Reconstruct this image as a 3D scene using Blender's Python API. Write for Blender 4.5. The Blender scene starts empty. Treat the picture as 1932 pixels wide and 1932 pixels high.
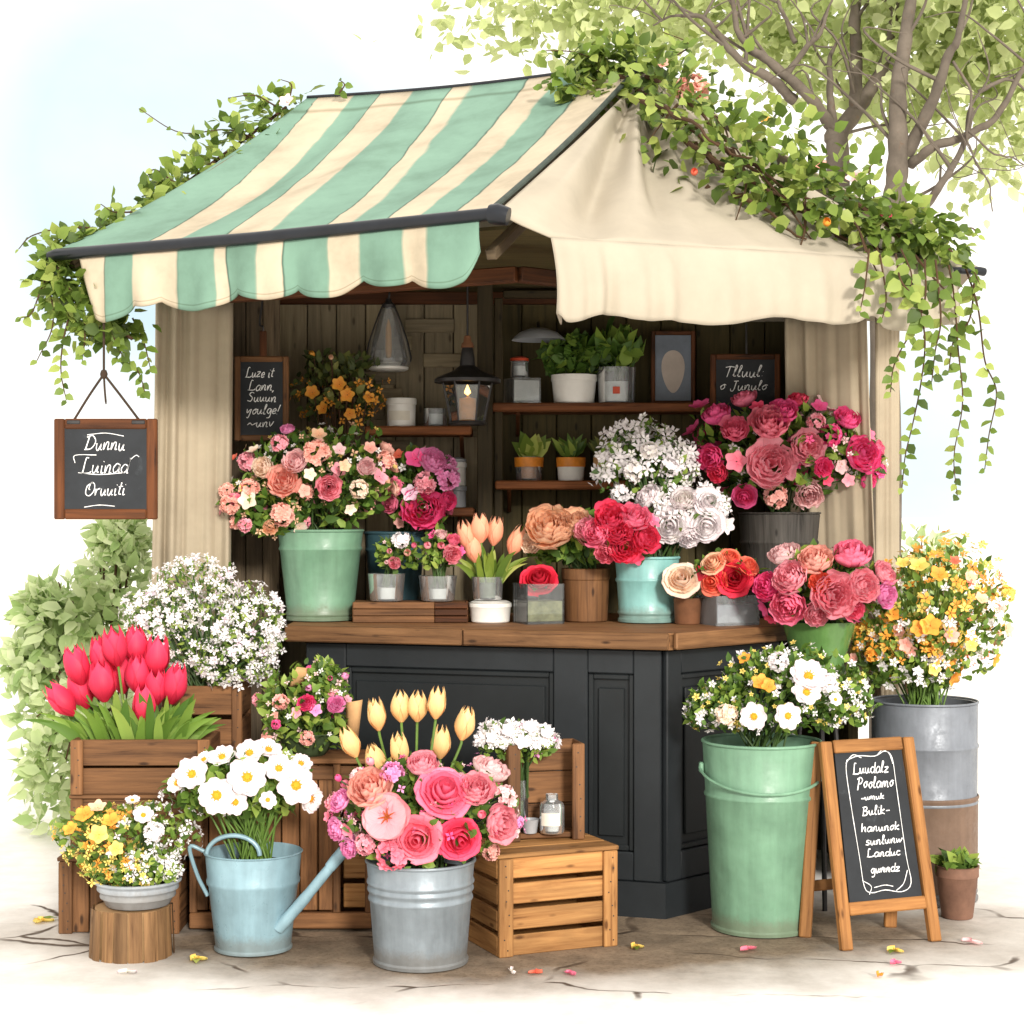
import bpy, math, random
import numpy as np
from mathutils import Vector, Matrix

random.seed(7)
RNG = np.random.default_rng(7)
PI = math.pi
scene = bpy.context.scene
COL = scene.collection

# ------------------------------------------------------------------ camera frame
F, CX, EYE = 3420.0, 966.0, 1.36        # focal length in picture units (picture 1932 wide), centre, eye height


def at(px, py, Y):
    """World point seen at picture position px, py when it stands Y metres from the camera."""
    return np.array([(px - CX) * Y / F, Y, EYE - (py - CX) * Y / F])


def gy(py):
    """Distance of a ground point seen at picture height py."""
    return EYE * F / (py - CX)


# ------------------------------------------------------------------ colour / materials
def lin(h, k=1.0):
    h = h.lstrip('#')
    out = []
    for i in (0, 2, 4):
        c = int(h[i:i + 2], 16) / 255
        out.append(k * (c / 12.92 if c <= .04045 else ((c + .055) / 1.055) ** 2.4))
    return (out[0], out[1], out[2], 1.0)


MATS = {}


class NT:
    def __init__(self, m):
        self.t = m.node_tree
        self.t.nodes.clear()

    def n(self, typ, **kw):
        x = self.t.nodes.new(typ)
        for k, v in kw.items():
            if k.startswith('i_'):
                x.inputs[k[2:].replace('_', ' ')].default_value = v
            else:
                setattr(x, k, v)
        return x

    def l(self, a, b):
        self.t.links.new(a, b)

    def ramp(self, fac, stops, interp='LINEAR'):
        r = self.n('ShaderNodeValToRGB')
        r.color_ramp.interpolation = interp
        e = r.color_ramp.elements
        e[0].position, e[0].color = stops[0]
        e[1].position, e[1].color = stops[1] if len(stops) > 1 else stops[0]
        for p, c in stops[2:]:
            q = e.new(p)
            q.color = c
        self.l(fac, r.inputs['Fac'])
        return r.outputs['Color']

    def mix(self, fac, a, b, mode='MIX'):
        m = self.n('ShaderNodeMix', data_type='RGBA', blend_type=mode)
        for sock, v in ((m.inputs['Factor'], fac), (m.inputs[6], a), (m.inputs[7], b)):
            if isinstance(v, (int, float, tuple)):
                sock.default_value = v
            else:
                self.l(v, sock)
        return m.outputs[2]

    def noise(self, vec, scale, detail=4, rough=.6, dist=0.0):
        x = self.n('ShaderNodeTexNoise')
        x.inputs['Scale'].default_value = scale
        x.inputs['Detail'].default_value = detail
        x.inputs['Roughness'].default_value = rough
        x.inputs['Distortion'].default_value = dist
        if vec is not None:
            self.l(vec, x.inputs['Vector'])
        return x.outputs['Fac']

    def attr(self, name):
        a = self.n('ShaderNodeAttribute')
        a.attribute_name = name
        return a.outputs['Fac']

    def bump(self, h, s, d=.01):
        b = self.n('ShaderNodeBump')
        b.inputs['Strength'].default_value = s
        b.inputs['Distance'].default_value = d
        self.l(h, b.inputs['Height'])
        return b.outputs['Normal']

    def principled(self, color, rough=.6, metal=0.0, normal=None, spec=.4, trans=None, transl=0.0, tcol=None):
        p = self.n('ShaderNodeBsdfPrincipled')
        if isinstance(color, tuple):
            p.inputs['Base Color'].default_value = color
        else:
            self.l(color, p.inputs['Base Color'])
        if isinstance(rough, (int, float)):
            p.inputs['Roughness'].default_value = rough
        else:
            self.l(rough, p.inputs['Roughness'])
        p.inputs['Metallic'].default_value = metal
        p.inputs['Specular IOR Level'].default_value = spec
        if trans is not None:
            p.inputs['Transmission Weight'].default_value = trans
        if normal is not None:
            self.l(normal, p.inputs['Normal'])
        out = self.n('ShaderNodeOutputMaterial')
        if transl > 0:
            tr = self.n('ShaderNodeBsdfTranslucent')
            if isinstance(color, tuple):
                tr.inputs['Color'].default_value = color
            else:
                self.l(color, tr.inputs['Color'])
            ms = self.n('ShaderNodeMixShader')
            ms.inputs[0].default_value = transl
            self.l(p.outputs[0], ms.inputs[1])
            self.l(tr.outputs[0], ms.inputs[2])
            self.l(ms.outputs[0], out.inputs['Surface'])
        else:
            self.l(p.outputs[0], out.inputs['Surface'])
        return p


def new_mat(name):
    m = bpy.data.materials.new(name)
    m.use_nodes = True
    return m, NT(m)


def m_wood(name, dark, light, bump=.35, wear=.5):
    if name in MATS:
        return MATS[name]
    m, t = new_mat(name)
    uv = t.n('ShaderNodeUVMap').outputs[0]
    mp = t.n('ShaderNodeMapping')
    mp.inputs['Scale'].default_value = (3.0, 55.0, 1)
    t.l(uv, mp.inputs['Vector'])
    g = t.noise(mp.outputs[0], 1.0, 6, .65, .6)
    mp2 = t.n('ShaderNodeMapping')
    mp2.inputs['Scale'].default_value = (2.2, 9.0, 1)
    t.l(uv, mp2.inputs['Vector'])
    g2 = t.noise(mp2.outputs[0], 1.3, 3, .5, 1.5)
    c = t.ramp(g, [(.28, dark), (.5, tuple((a + b) / 2 for a, b in zip(dark, light))), (.72, light)])
    dk = tuple(x * .55 for x in dark[:3]) + (1,)
    lines = t.ramp(g, [(.31, (.8, .8, .8, 1)), (.39, (0, 0, 0, 1))])
    mp3 = t.n('ShaderNodeMapping')
    mp3.inputs['Scale'].default_value = (9.0, 26.0, 1)
    t.l(uv, mp3.inputs['Vector'])
    kn = t.n('ShaderNodeTexVoronoi')
    kn.inputs['Scale'].default_value = .8
    t.l(mp3.outputs[0], kn.inputs['Vector'])
    knot = t.ramp(kn.outputs['Distance'], [(.07, (1, 1, 1, 1)), (.16, (0, 0, 0, 1))])
    lines = t.mix(1.0, lines, knot, 'LIGHTEN')
    c = t.mix(lines, c, dk)
    blot = t.ramp(g2, [(.35, (.62, .60, .58, 1)), (.65, (1.08, 1.05, 1.0, 1))])
    c = t.mix(wear, c, t.mix(1.0, c, blot, 'MULTIPLY'))
    r = t.ramp(t.attr('rnd'), [(0, (.66, .65, .64, 1)), (.5, (.95, .93, .90, 1)), (1, (1.2, 1.16, 1.10, 1))])
    c = t.mix(1.0, c, r, 'MULTIPLY')
    t.principled(c, .68, 0, t.bump(g, bump, .004), .25)
    MATS[name] = m
    return m


def m_plain(name, c, rough=.6, metal=0.0, var=.25, scale=8.0, bump=.1, spec=.4, transl=0.0, stain=None):
    if name in MATS:
        return MATS[name]
    m, t = new_mat(name)
    co = t.n('ShaderNodeTexCoord').outputs['Object']
    n = t.noise(co, scale, 5, .65)
    lo = tuple(x * (1 - var) for x in c[:3]) + (1,)
    hi = tuple(min(.95, x * (1 + var * .8)) for x in c[:3]) + (1,)
    col = t.ramp(n, [(.3, lo), (.7, hi)])
    if stain is not None:
        n2 = t.noise(co, scale * 2.3, 7, .7, .5)
        f = t.ramp(n2, [(.60, (0, 0, 0, 1)), (.68, (1, 1, 1, 1))])
        col = t.mix(f, col, stain)
    t.principled(col, rough, metal, t.bump(n, bump, .004) if bump else None, spec, None, transl)
    MATS[name] = m
    return m


def m_enamel(name, c, worn, rough=.42, metal=.0):
    """Painted sheet metal: brushy tone variation, faint vertical streaks, chips."""
    if name in MATS:
        return MATS[name]
    m, t = new_mat(name)
    co = t.n('ShaderNodeTexCoord').outputs['Object']
    n = t.noise(co, 7, 5, .6)
    mp = t.n('ShaderNodeMapping')
    mp.inputs['Scale'].default_value = (28, 28, 3)
    t.l(co, mp.inputs['Vector'])
    st = t.noise(mp.outputs[0], 1, 4, .6)
    a = tuple(x * .74 for x in c[:3]) + (1,)
    b = tuple(min(.95, x * 1.18) for x in c[:3]) + (1,)
    col = t.ramp(t.mix(.45, n, st), [(.33, a), (.66, b)])
    ch = t.noise(co, 26, 6, .75, .4)
    f = t.ramp(ch, [(.69, (0, 0, 0, 1)), (.73, (1, 1, 1, 1))])
    col = t.mix(f, col, worn)
    sx = t.n('ShaderNodeSeparateXYZ')
    t.l(co, sx.inputs[0])
    gm = t.n('ShaderNodeMath', operation='MULTIPLY_ADD')
    t.l(ch, gm.inputs[0])
    gm.inputs[1].default_value = -.075
    t.l(sx.outputs[2], gm.inputs[2])
    gf = t.ramp(gm.outputs[0], [(0.0, (.45, .45, .45, 1)), (.03, (0, 0, 0, 1))])
    col = t.mix(gf, col, lin('#6f6250'))
    rr = t.ramp(ch, [(.35, (rough * .7,) * 3 + (1,)), (.7, (min(1, rough * 1.5),) * 3 + (1,))])
    dn = t.noise(co, 11, 2, .4)
    hsum = t.n('ShaderNodeMath', operation='MULTIPLY_ADD')
    t.l(dn, hsum.inputs[0])
    hsum.inputs[1].default_value = 2.2
    t.l(n, hsum.inputs[2])
    t.principled(col, rr, metal, t.bump(hsum.outputs[0], .30, .008), .5)
    MATS[name] = m
    return m


def m_leaf(name, dark, mid, light, transl=.3, rough=.5):
    if name in MATS:
        return MATS[name]
    m, t = new_mat(name)
    c = t.ramp(t.attr('rnd'), [(0.0, dark), (.5, mid), (1.0, light)])
    v = t.ramp(t.attr('t'), [(0.0, (.86, .88, .8, 1)), (1.0, (1.08, 1.06, 1.0, 1))])
    c = t.mix(1.0, c, v, 'MULTIPLY')
    t.principled(c, rough, 0, None, .35, None, transl)
    MATS[name] = m
    return m


def m_petal(name, inner, outer, transl=.25):
    if name in MATS:
        return MATS[name]
    m, t = new_mat(name)
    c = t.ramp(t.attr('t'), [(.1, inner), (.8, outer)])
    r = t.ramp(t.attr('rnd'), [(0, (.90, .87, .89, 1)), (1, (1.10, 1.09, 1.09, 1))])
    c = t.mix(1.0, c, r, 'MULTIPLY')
    # petal margin: thin dark outline painted in, like contact shade between petals
    uv = t.n('ShaderNodeUVMap').outputs[0]
    sx = t.n('ShaderNodeSeparateXYZ')
    t.l(uv, sx.inputs[0])
    a = t.n('ShaderNodeMath', operation='MULTIPLY_ADD')
    t.l(sx.outputs[1], a.inputs[0])
    a.inputs[1].default_value = 2.0
    a.inputs[2].default_value = -1.0
    b = t.n('ShaderNodeMath', operation='ABSOLUTE')
    t.l(a.outputs[0], b.inputs[0])
    e = t.n('ShaderNodeMath', operation='MAXIMUM')
    t.l(b.outputs[0], e.inputs[0])
    t.l(sx.outputs[0], e.inputs[1])
    vmap = t.n('ShaderNodeMapping')
    vmap.inputs['Scale'].default_value = (1.6, 22, 1)
    t.l(uv, vmap.inputs['Vector'])
    vein = t.ramp(t.noise(vmap.outputs[0], 1.0, 3, .6), [(.3, (.90, .86, .87, 1)), (.65, (1.08, 1.07, 1.07, 1))])
    c = t.mix(1.0, c, vein, 'MULTIPLY')
    edge = t.ramp(e.outputs[0], [(.92, (1, 1, 1, 1)), (.98, (.78, .64, .66, 1))])
    c = t.mix(1.0, c, edge, 'MULTIPLY')
    t.principled(c, .55, 0, None, .3, None, transl)
    MATS[name] = m
    return m


def m_stripes(name, bounds, first_teal, teal, cream):
    m, t = new_mat(name)
    uv = t.n('ShaderNodeUVMap').outputs[0]
    sx = t.n('ShaderNodeSeparateXYZ')
    t.l(uv, sx.inputs[0])
    co = t.n('ShaderNodeTexCoord').outputs['Object']
    wob = t.noise(co, 5, 3, .5)
    ad = t.n('ShaderNodeMath', operation='MULTIPLY_ADD')
    t.l(wob, ad.inputs[0])
    ad.inputs[1].default_value = .02
    t.l(sx.outputs[0], ad.inputs[2])
    sb = t.n('ShaderNodeMath', operation='SUBTRACT')
    t.l(ad.outputs[0], sb.inputs[0])
    sb.inputs[1].default_value = .01
    stops, cur = [(0.0, teal if first_teal else cream)], first_teal
    seam = tuple(q * .38 for q in teal[:3]) + (1,)
    left_ = (31 - 2 * len(bounds)) // 2
    for j, b in enumerate(bounds):
        cur = not cur
        stops.append((b - .0022, stops[-1][1]))
        if j % 2 == 0 and left_ > 0:
            left_ -= 1
            stops += [(b - .0014, seam), (b + .0014, seam)]
        stops.append((b + .0022, teal if cur else cream))
    c = t.ramp(sb.outputs[0], stops)
    n = t.noise(co, 4, 5, .65)
    hem = t.ramp(sx.outputs[1], [(.90, (1, 1, 1, 1)), (.915, (.62, .6, .56, 1)), (.93, (1, 1, 1, 1)), (.985, (1, 1, 1, 1)), (1.0, (.7, .68, .62, 1))])
    c = t.mix(1.0, c, hem, 'MULTIPLY')
    v = t.ramp(n, [(.28, (.74, .74, .72, 1)), (.5, (.96, .96, .95, 1)), (.72, (1.1, 1.1, 1.08, 1))])
    c = t.mix(1.0, c, v, 'MULTIPLY')
    w = t.n('ShaderNodeTexWave')
    w.inputs['Scale'].default_value = 160
    t.l(co, w.inputs['Vector'])
    t.principled(c, .85, 0, t.bump(n, .25, .01), .1, None, .18)
    return m


def m_glass(name, c, milk=.08, rough=.03):
    """Thin blown glass: see-through, mirror-like at a slant, a little milky."""
    if name in MATS:
        return MATS[name]
    m, t = new_mat(name)
    tr = t.n('ShaderNodeBsdfTransparent')
    tr.inputs[0].default_value = c
    gl = t.n('ShaderNodeBsdfGlossy')
    gl.inputs['Roughness'].default_value = rough
    fr = t.n('ShaderNodeFresnel')
    fr.inputs['IOR'].default_value = 1.55
    m1 = t.n('ShaderNodeMixShader')
    t.l(fr.outputs[0], m1.inputs[0])
    t.l(tr.outputs[0], m1.inputs[1])
    t.l(gl.outputs[0], m1.inputs[2])
    df = t.n('ShaderNodeBsdfDiffuse')
    df.inputs[0].default_value = (.85, .88, .9, 1)
    co = t.n('ShaderNodeTexCoord').outputs['Object']
    n = t.noise(co, 30, 3, .6)
    f = t.ramp(n, [(.3, (milk * .8,) * 3 + (1,)), (.7, (milk * 1.2,) * 3 + (1,))])
    m2 = t.n('ShaderNodeMixShader')
    t.l(f, m2.inputs[0])
    t.l(m1.outputs[0], m2.inputs[1])
    t.l(df.outputs[0], m2.inputs[2])
    o = t.n('ShaderNodeOutputMaterial')
    t.l(m2.outputs[0], o.inputs['Surface'])
    MATS[name] = m
    return m


WOOD_CRATE = m_wood('crate_wood', lin('#8f6036'), lin('#cb9a62'))
WOOD_MID = m_wood('mid_wood', lin('#5f412b'), lin('#976c47'))
WOOD_DARK = m_wood('dark_wood', lin('#38200f'), lin('#6d4022'))
WOOD_SHELF = m_wood('shelf_wood', lin('#5e361d'), lin('#a0653e'))
WOOD_TOP = m_wood('counter_wood', lin('#61422a'), lin('#9f7650'))
WOOD_FRAME = m_wood('frame_wood', lin('#7a4f2a'), lin('#b4824e'))
WOOD_GREY = m_wood('grey_wood', lin('#33312f'), lin('#5c5a58'))
WOOD_WALL = m_wood('wall_boards', lin('#4a4033'), lin('#7c6d58'))
STUMP = m_wood('stump_bark', lin('#5b4029'), lin('#9c7a55'))
STUMP_TOP = m_plain('stump_cut', lin('#a5825a'), .8, 0, .2, 18)
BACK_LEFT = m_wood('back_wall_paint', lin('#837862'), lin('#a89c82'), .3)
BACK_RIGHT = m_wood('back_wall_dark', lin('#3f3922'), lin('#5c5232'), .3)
CHAR = m_plain('charcoal_paint', lin('#212528'), .5, 0, .22, 5, .15, .35)
CHAR_IN = m_plain('charcoal_panel', lin('#1b1f21'), .5, 0, .25, 4, .15, .35)
BLACKBAR = m_plain('black_metal', lin('#171b22'), .35, .2, .3, 12, .05, .5)
DARKMETAL = m_plain('dark_iron', lin('#3a3838'), .45, .5, .35, 20, .15, .5)
ZINC = m_enamel('galvanised_zinc', lin('#939ea6', .9), lin('#737a7e'), .42, .35)
ZINC_D = m_enamel('old_zinc', lin('#797e86'), lin('#655a50'), .5, .2)
BARREL_B = m_enamel('rusty_zinc', lin('#755e4e'), lin('#574636'), .6, .1)
GREEN = m_enamel('green_enamel', lin('#79a286', .86), lin('#7f8f70'), .4)
GREEN_B = m_enamel('sea_green_enamel', lin('#79b09a', .95), lin('#8a9670'), .4)
TURQ = m_enamel('turquoise_enamel', lin('#86bcb8', .95), lin('#6d908c'), .4)
TEALD = m_enamel('dark_teal_enamel', lin('#34525a'), lin('#26383d'), .5)
BLUE = m_enamel('blue_enamel', lin('#93b4c0', .86), lin('#6f94a2'), .36, .1)
TERRA = m_plain('terracotta', lin('#7d5c4b'), .8, 0, .3, 14, .3)
BROWNPOT = m_plain('brown_clay', lin('#7a5136'), .75, 0, .3, 14, .2)
CREAM = m_plain('cream_canvas', lin('#d2c7b3', .76), .88, 0, .1, 3.0, .25, .1, .15)
CURT = m_plain('linen_curtain', lin('#b0a38d'), .9, 0, .16, 3.0, .2, .1, .12)
SLATE = m_plain('chalkboard_slate', lin('#24272b'), .6, 0, .35, 6, .05, .3, 0, lin('#33373b'))
CHALK = m_plain('chalk', lin('#f4f4f2'), .9, 0, .15, 90, 0)
SOIL = m_plain('soil', lin('#2a1e14'), .95, 0, .4, 40, .5)
WHITEJAR = m_plain('white_glaze', lin('#f0eee8'), .3, 0, .08, 10, .05, .5)
GREYJAR = m_plain('grey_glaze', lin('#a6a9ae'), .35, 0, .15, 10, .05, .5)
PAPER = m_plain('kraft_paper', lin('#c79b6b'), .85, 0, .15, 10, .2)
CLOTHBAG = m_plain('white_cloth', lin('#c8c3b8'), .9, 0, .12, 8, .2)
LABELP = m_plain('label_paper', lin('#e6e0d2'), .85, 0, .08, 14, .05)
ORANGE = m_plain('amber', lin('#e08a2c'), .5, 0, .25, 20, .05)
REDLID = m_plain('red_lid', lin('#c84a2c'), .4, 0, .2, 20, .05)
ROPE = m_plain('rope', lin('#3a2c20'), .9, 0, .3, 60, .3)
BARK = m_plain('tree_bark', lin('#6a6157'), .9, 0, .3, 9, .6, .2, 0, lin('#6b5a4c'))
TWIG = m_plain('vine_stem', lin('#4a3420'), .85, 0, .3, 20, .3)
STEM = m_plain('green_stem', lin('#5f7d34'), .6, 0, .3, 15, .1)
STEM_D = m_plain('deep_stem', lin('#3c5426'), .6, 0, .3, 15, .1)
GLASS = m_glass('clear_glass', (.93, .96, .96, 1), .04, .03)
FROST = m_glass('frosted_glass', (.93, .95, .96, 1), .13, .06)
YELLOWC = m_plain('pollen_yellow', lin('#e8a020'), .8, 0, .3, 200, .3)
STARC = m_plain('star_brown', lin('#a8501c'), .8, 0, .3, 200, .3)

L_DEEP = m_leaf('leaf_deep', lin('#34501f'), lin('#5f8236'), lin('#9cb652'))
L_MID = m_leaf('leaf_mid', lin('#45602a'), lin('#6f8f3c'), lin('#a9bc5c'))
L_VINE = m_leaf('leaf_vine', lin('#3f5420'), lin('#6f8838'), lin('#a8b662'))
L_LIME = m_leaf('leaf_lime', lin('#5f7a2e'), lin('#92a645'), lin('#cfd47c'))
L_TREE = m_leaf('leaf_tree', lin('#98a86a'), lin('#b6c286'), lin('#dbe2b4'), .45)
L_SHRUB = m_leaf('leaf_shrub', lin('#9db878'), lin('#c3d3a2'), lin('#e0e8c6'), .5)
L_TULIP = m_leaf('leaf_tulip', lin('#4a6e2a'), lin('#7a9c42'), lin('#a4be62'))
L_OLIVE = m_leaf('leaf_olive', lin('#3a4626'), lin('#5e6b38'), lin('#8d8f50'))  # dull olive leaf tone

PC = {  # petal colours: inner, outer
    'hotpink': ('#f43c68', '#ff7c98'), 'crimson': ('#d01c48', '#f04e70'), 'rose': ('#f64c6c', '#ff8496'),
    'pink': ('#fc6882', '#ffa0aa'), 'palepink': ('#f69ea4', '#fdc4c2'), 'blush': ('#ff7088', '#ffa8b2'), 'anemonepink': ('#d67e8a', '#e29aa0'), 'magenta': ('#ea2c70', '#ff5c94'),
    'orchid': ('#cc5494', '#e898c2'), 'coral': ('#f87e70', '#ffb0a0'), 'peach': ('#ee9c74', '#f8bc9a'),
    'palepeach': ('#eab49a', '#f6d4c0'), 'white': ('#f0ecdc', '#fbfaf4'), 'cream': ('#f2e6c4', '#faf4e2'),
    'red': ('#a81028', '#dc2c48'), 'redorange': ('#d4432c', '#ee765c'), 'orange': ('#d8741c', '#f0a23e'),
    'yellow': ('#d8a028', '#f2d070'), 'tulipred': ('#a80c2c', '#e2365a'), 'tulipcream': ('#dc9a56', '#eec488'),
    'tulippeach': ('#dc7a5c', '#f0a886'), 'dusty': ('#c88078', '#e2aca0'), 'bluewhite': ('#eceef2', '#f8f9fb'),
    'darkred': ('#7c0a1c', '#b82436'), 'lilac': ('#d8b0cc', '#f0d4e4'),
}


def petal(c):
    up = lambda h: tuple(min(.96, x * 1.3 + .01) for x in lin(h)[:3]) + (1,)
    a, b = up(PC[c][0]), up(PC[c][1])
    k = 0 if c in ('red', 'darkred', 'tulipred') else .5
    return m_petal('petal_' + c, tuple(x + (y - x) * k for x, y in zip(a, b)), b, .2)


# ------------------------------------------------------------------ mesh builder
class MB:
    def __init__(self):
        self.v, self.uv, self.r, self.tt = [], [], [], []
        self.f = []          # (array n x k, material index)
        self.n = 0

    def add(self, v, faces, mi=0, uv=None, rnd=None, t=None):
        v = np.asarray(v, float).reshape(-1, 3)
        k = len(v)
        self.v.append(v)
        self.uv.append(np.zeros((k, 2)) if uv is None else np.asarray(uv, float))
        self.r.append(np.full(k, random.random()) if rnd is None else np.broadcast_to(np.asarray(rnd, float), (k,)))
        self.tt.append(np.full(k, .5) if t is None else np.broadcast_to(np.asarray(t, float), (k,)))
        for fa in faces:
            fa = np.asarray(fa, int)
            if fa.size:
                self.f.append((fa + self.n, mi))
        self.n += k
        return self

    # chamfered box; M maps local axes to world (3x3), c is the centre
    def box(self, c, s, M=None, ch=.003, mi=0, rnd=None):
        c, s = np.asarray(c, float), np.asarray(s, float) / 2
        ch = min(ch, s.min() * .5)
        V, UV = [], []
        L = int(np.argmax(s))
        off = random.random() * 40
        idx = {}
        for sx in (-1, 1):
            for sy in (-1, 1):
                for sz in (-1, 1):
                    sg = np.array([sx, sy, sz])
                    for a in range(3):
                        p = sg * s
                        for b in range(3):
                            if b != a:
                                p[b] -= sg[b] * ch
                        idx[(sx, sy, sz, a)] = len(V)
                        V.append(p)
                        o = [b for b in range(3) if b != a]
                        if L in o:
                            w = [b for b in o if b != L][0]
                            UV.append((p[L] + off, p[w] + off * .37))
                        else:
                            UV.append((p[o[0]] + off, p[o[1]] + off * .37))
        Q, T = [], []
        for a in range(3):
            b, d = [x for x in range(3) if x != a]
            for sa in (-1, 1):
                loop = []
                for sb, sd in ((-1, -1), (1, -1), (1, 1), (-1, 1)):
                    k = [0, 0, 0]
                    k[a], k[b], k[d] = sa, sb, sd
                    loop.append(idx[tuple(k) + (a,)])
                Q.append(loop if (sa > 0) == (a != 1) else loop[::-1])
        for a in range(3):          # edges along axis a
            b, d = [x for x in range(3) if x != a]
            for sb in (-1, 1):
                for sd in (-1, 1):
                    k0, k1 = [0, 0, 0], [0, 0, 0]
                    k0[a], k1[a] = -1, 1
                    for k in (k0, k1):
                        k[b], k[d] = sb, sd
                    Q.append([idx[tuple(k0) + (b,)], idx[tuple(k1) + (b,)], idx[tuple(k1) + (d,)], idx[tuple(k0) + (d,)]])
        for sx in (-1, 1):
            for sy in (-1, 1):
                for sz in (-1, 1):
                    T.append([idx[(sx, sy, sz, a)] for a in range(3)])
        V = np.array(V)
        if M is not None:
            V = V @ np.asarray(M).T
        return self.add(V + c, [np.array(Q), np.array(T)], mi, np.array(UV), random.random() if rnd is None else rnd)

    def plank(self, p0, p1, w, th, n, ch=.003, mi=0):
        """Board from p0 to p1, width w across, thickness th along n."""
        p0, p1 = np.asarray(p0, float), np.asarray(p1, float)
        d = p1 - p0
        L = np.linalg.norm(d)
        x = d / L
        z = np.asarray(n, float)
        z = z - x * (z @ x)
        z /= np.linalg.norm(z)
        y = np.cross(z, x)
        return self.box((p0 + p1) / 2, (L, w, th), np.stack([x, y, z], 1), ch, mi)

    def grid(self, P, mi=0, uv=None, t=None, rnd=None, closed_u=False):
        """P: nu x nv x 3."""
        nu, nv = P.shape[:2]
        a = np.arange(nu * nv).reshape(nu, nv)
        if closed_u:
            a = np.vstack([a, a[:1]])
        q = np.stack([a[:-1, :-1], a[1:, :-1], a[1:, 1:], a[:-1, 1:]], -1).reshape(-1, 4)
        if uv is None:
            uu, vv = np.meshgrid(np.linspace(0, 1, nu), np.linspace(0, 1, nv), indexing='ij')
            uv = np.stack([uu, vv], -1)
        return self.add(P.reshape(-1, 3), [q], mi, np.asarray(uv).reshape(-1, 2), rnd, None if t is None else np.asarray(t).reshape(-1))

    def lathe(self, prof, c=(0, 0, 0), seg=40, mi=0, wob=0.0, cap=False, rnd=None):
        pr = np.asarray(prof, float)
        a = np.linspace(0, 2 * PI, seg + 1)
        r = pr[:, 0][None, :] * (1 + wob * np.sin(3 * a + 1.3)[:, None])
        P = np.stack([r * np.cos(a)[:, None], r * np.sin(a)[:, None], np.broadcast_to(pr[:, 1], r.shape)], -1) + np.asarray(c, float)
        s = np.concatenate([[0], np.cumsum(np.linalg.norm(np.diff(pr, axis=0), axis=1))])
        rm = pr[:, 0].max()
        uv = np.stack([np.broadcast_to(s, r.shape), np.broadcast_to((a * rm)[:, None], r.shape)], -1)
        self.grid(P[:, ::-1], mi, uv[:, ::-1], None, random.random() if rnd is None else rnd)
        return self

    def disc(self, r, c, seg=32, mi=0, n=None):
        a = np.linspace(0, 2 * PI, seg, endpoint=False)
        P = np.stack([r * np.cos(a), r * np.sin(a), 0 * a], -1) + np.asarray(c, float)
        return self.add(np.vstack([P, np.asarray(c, float)[None]]), [np.stack([np.arange(seg), (np.arange(seg) + 1) % seg, np.full(seg, seg)], -1)], mi)

    def tube(self, pts, rad, seg=6, mi=0, cap=True):
        P = np.asarray(pts, float)
        n = len(P)
        rad = np.broadcast_to(np.asarray(rad, float), (n,))
        T = np.gradient(P, axis=0)
        T /= np.linalg.norm(T, axis=1)[:, None] + 1e-12
        u = np.cross(T[0], [.31, .2, .93])
        if np.linalg.norm(u) < 1e-3:
            u = np.cross(T[0], [1, 0, 0])
        R = []
        a = np.linspace(0, 2 * PI, seg, endpoint=False)
        for i in range(n):
            u = u - T[i] * (u @ T[i])
            u /= np.linalg.norm(u) + 1e-12
            w = np.cross(T[i], u)
            R.append(P[i] + rad[i] * (np.cos(a)[:, None] * u + np.sin(a)[:, None] * w))
        R = np.array(R)
        s = np.concatenate([[0], np.cumsum(np.linalg.norm(np.diff(P, axis=0), axis=1))])
        uv = np.stack([np.broadcast_to(s[:, None], (n, seg)), np.broadcast_to((a * rad.max())[None, :], (n, seg))], -1)
        idx = np.arange(n * seg).reshape(n, seg)
        idx = np.hstack([idx, idx[:, :1]])
        q = np.stack([idx[:-1, :-1], idx[:-1, 1:], idx[1:, 1:], idx[1:, :-1]], -1).reshape(-1, 4)
        V = R.reshape(-1, 3)
        faces = [q]
        if cap:
            tri = [[n * seg, j, (j + 1) % seg][::-1] for j in range(seg)] + [[n * seg + 1, (n - 1) * seg + j, (n - 1) * seg + (j + 1) % seg] for j in range(seg)]
            V = np.vstack([V, P[:1], P[-1:]])
            uv = np.vstack([uv.reshape(-1, 2), [[0, 0]], [[s[-1], 0]]])
            faces.append(np.array(tri))
        return self.add(V, faces, mi, np.asarray(uv).reshape(-1, 2))

    def scatter(self, T, pos, fr, sc, rnd=None, mi=None):
        """Copies of template T at pos (n x 3), frames fr (n x 3 x 3, columns local axes), scale sc."""
        pos = np.asarray(pos, float)
        n = len(pos)
        if n == 0:
            return self
        sc = np.broadcast_to(np.asarray(sc, float), (n,))
        rnd = RNG.random(n) if rnd is None else np.broadcast_to(rnd, (n,))
        for tv, tf, ttv, tmi in T:
            k = len(tv)
            V = np.einsum('nij,kj->nki', fr, tv) * sc[:, None, None] + pos[:, None, :]
            off = (np.arange(n) * k)[:, None, None]
            faces = [(np.asarray(fa)[None] + off).reshape(-1, np.asarray(fa).shape[1]) for fa in tf]
            self.add(V.reshape(-1, 3), faces, tmi if mi is None else mi, np.full((n * k, 2), .5), np.repeat(rnd, k), np.tile(ttv, n))
        return self

    def template(self):
        """This mesh as a scatter template (one entry per added piece, grouped by material)."""
        out = {}
        V, tt = np.vstack(self.v), np.concatenate(self.tt)
        for fa, mi in self.f:
            out.setdefault(mi, []).append(fa)
        res = []
        for mi, fl in out.items():
            by = {}
            for fa in fl:
                by.setdefault(fa.shape[1], []).append(fa)
            used = np.unique(np.concatenate([x.reshape(-1) for x in fl]))
            mp = np.zeros(len(V), int)
            mp[used] = np.arange(len(used))
            res.append((V[used], [mp[np.vstack(b)] for b in by.values()], tt[used], mi))
        return res

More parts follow.
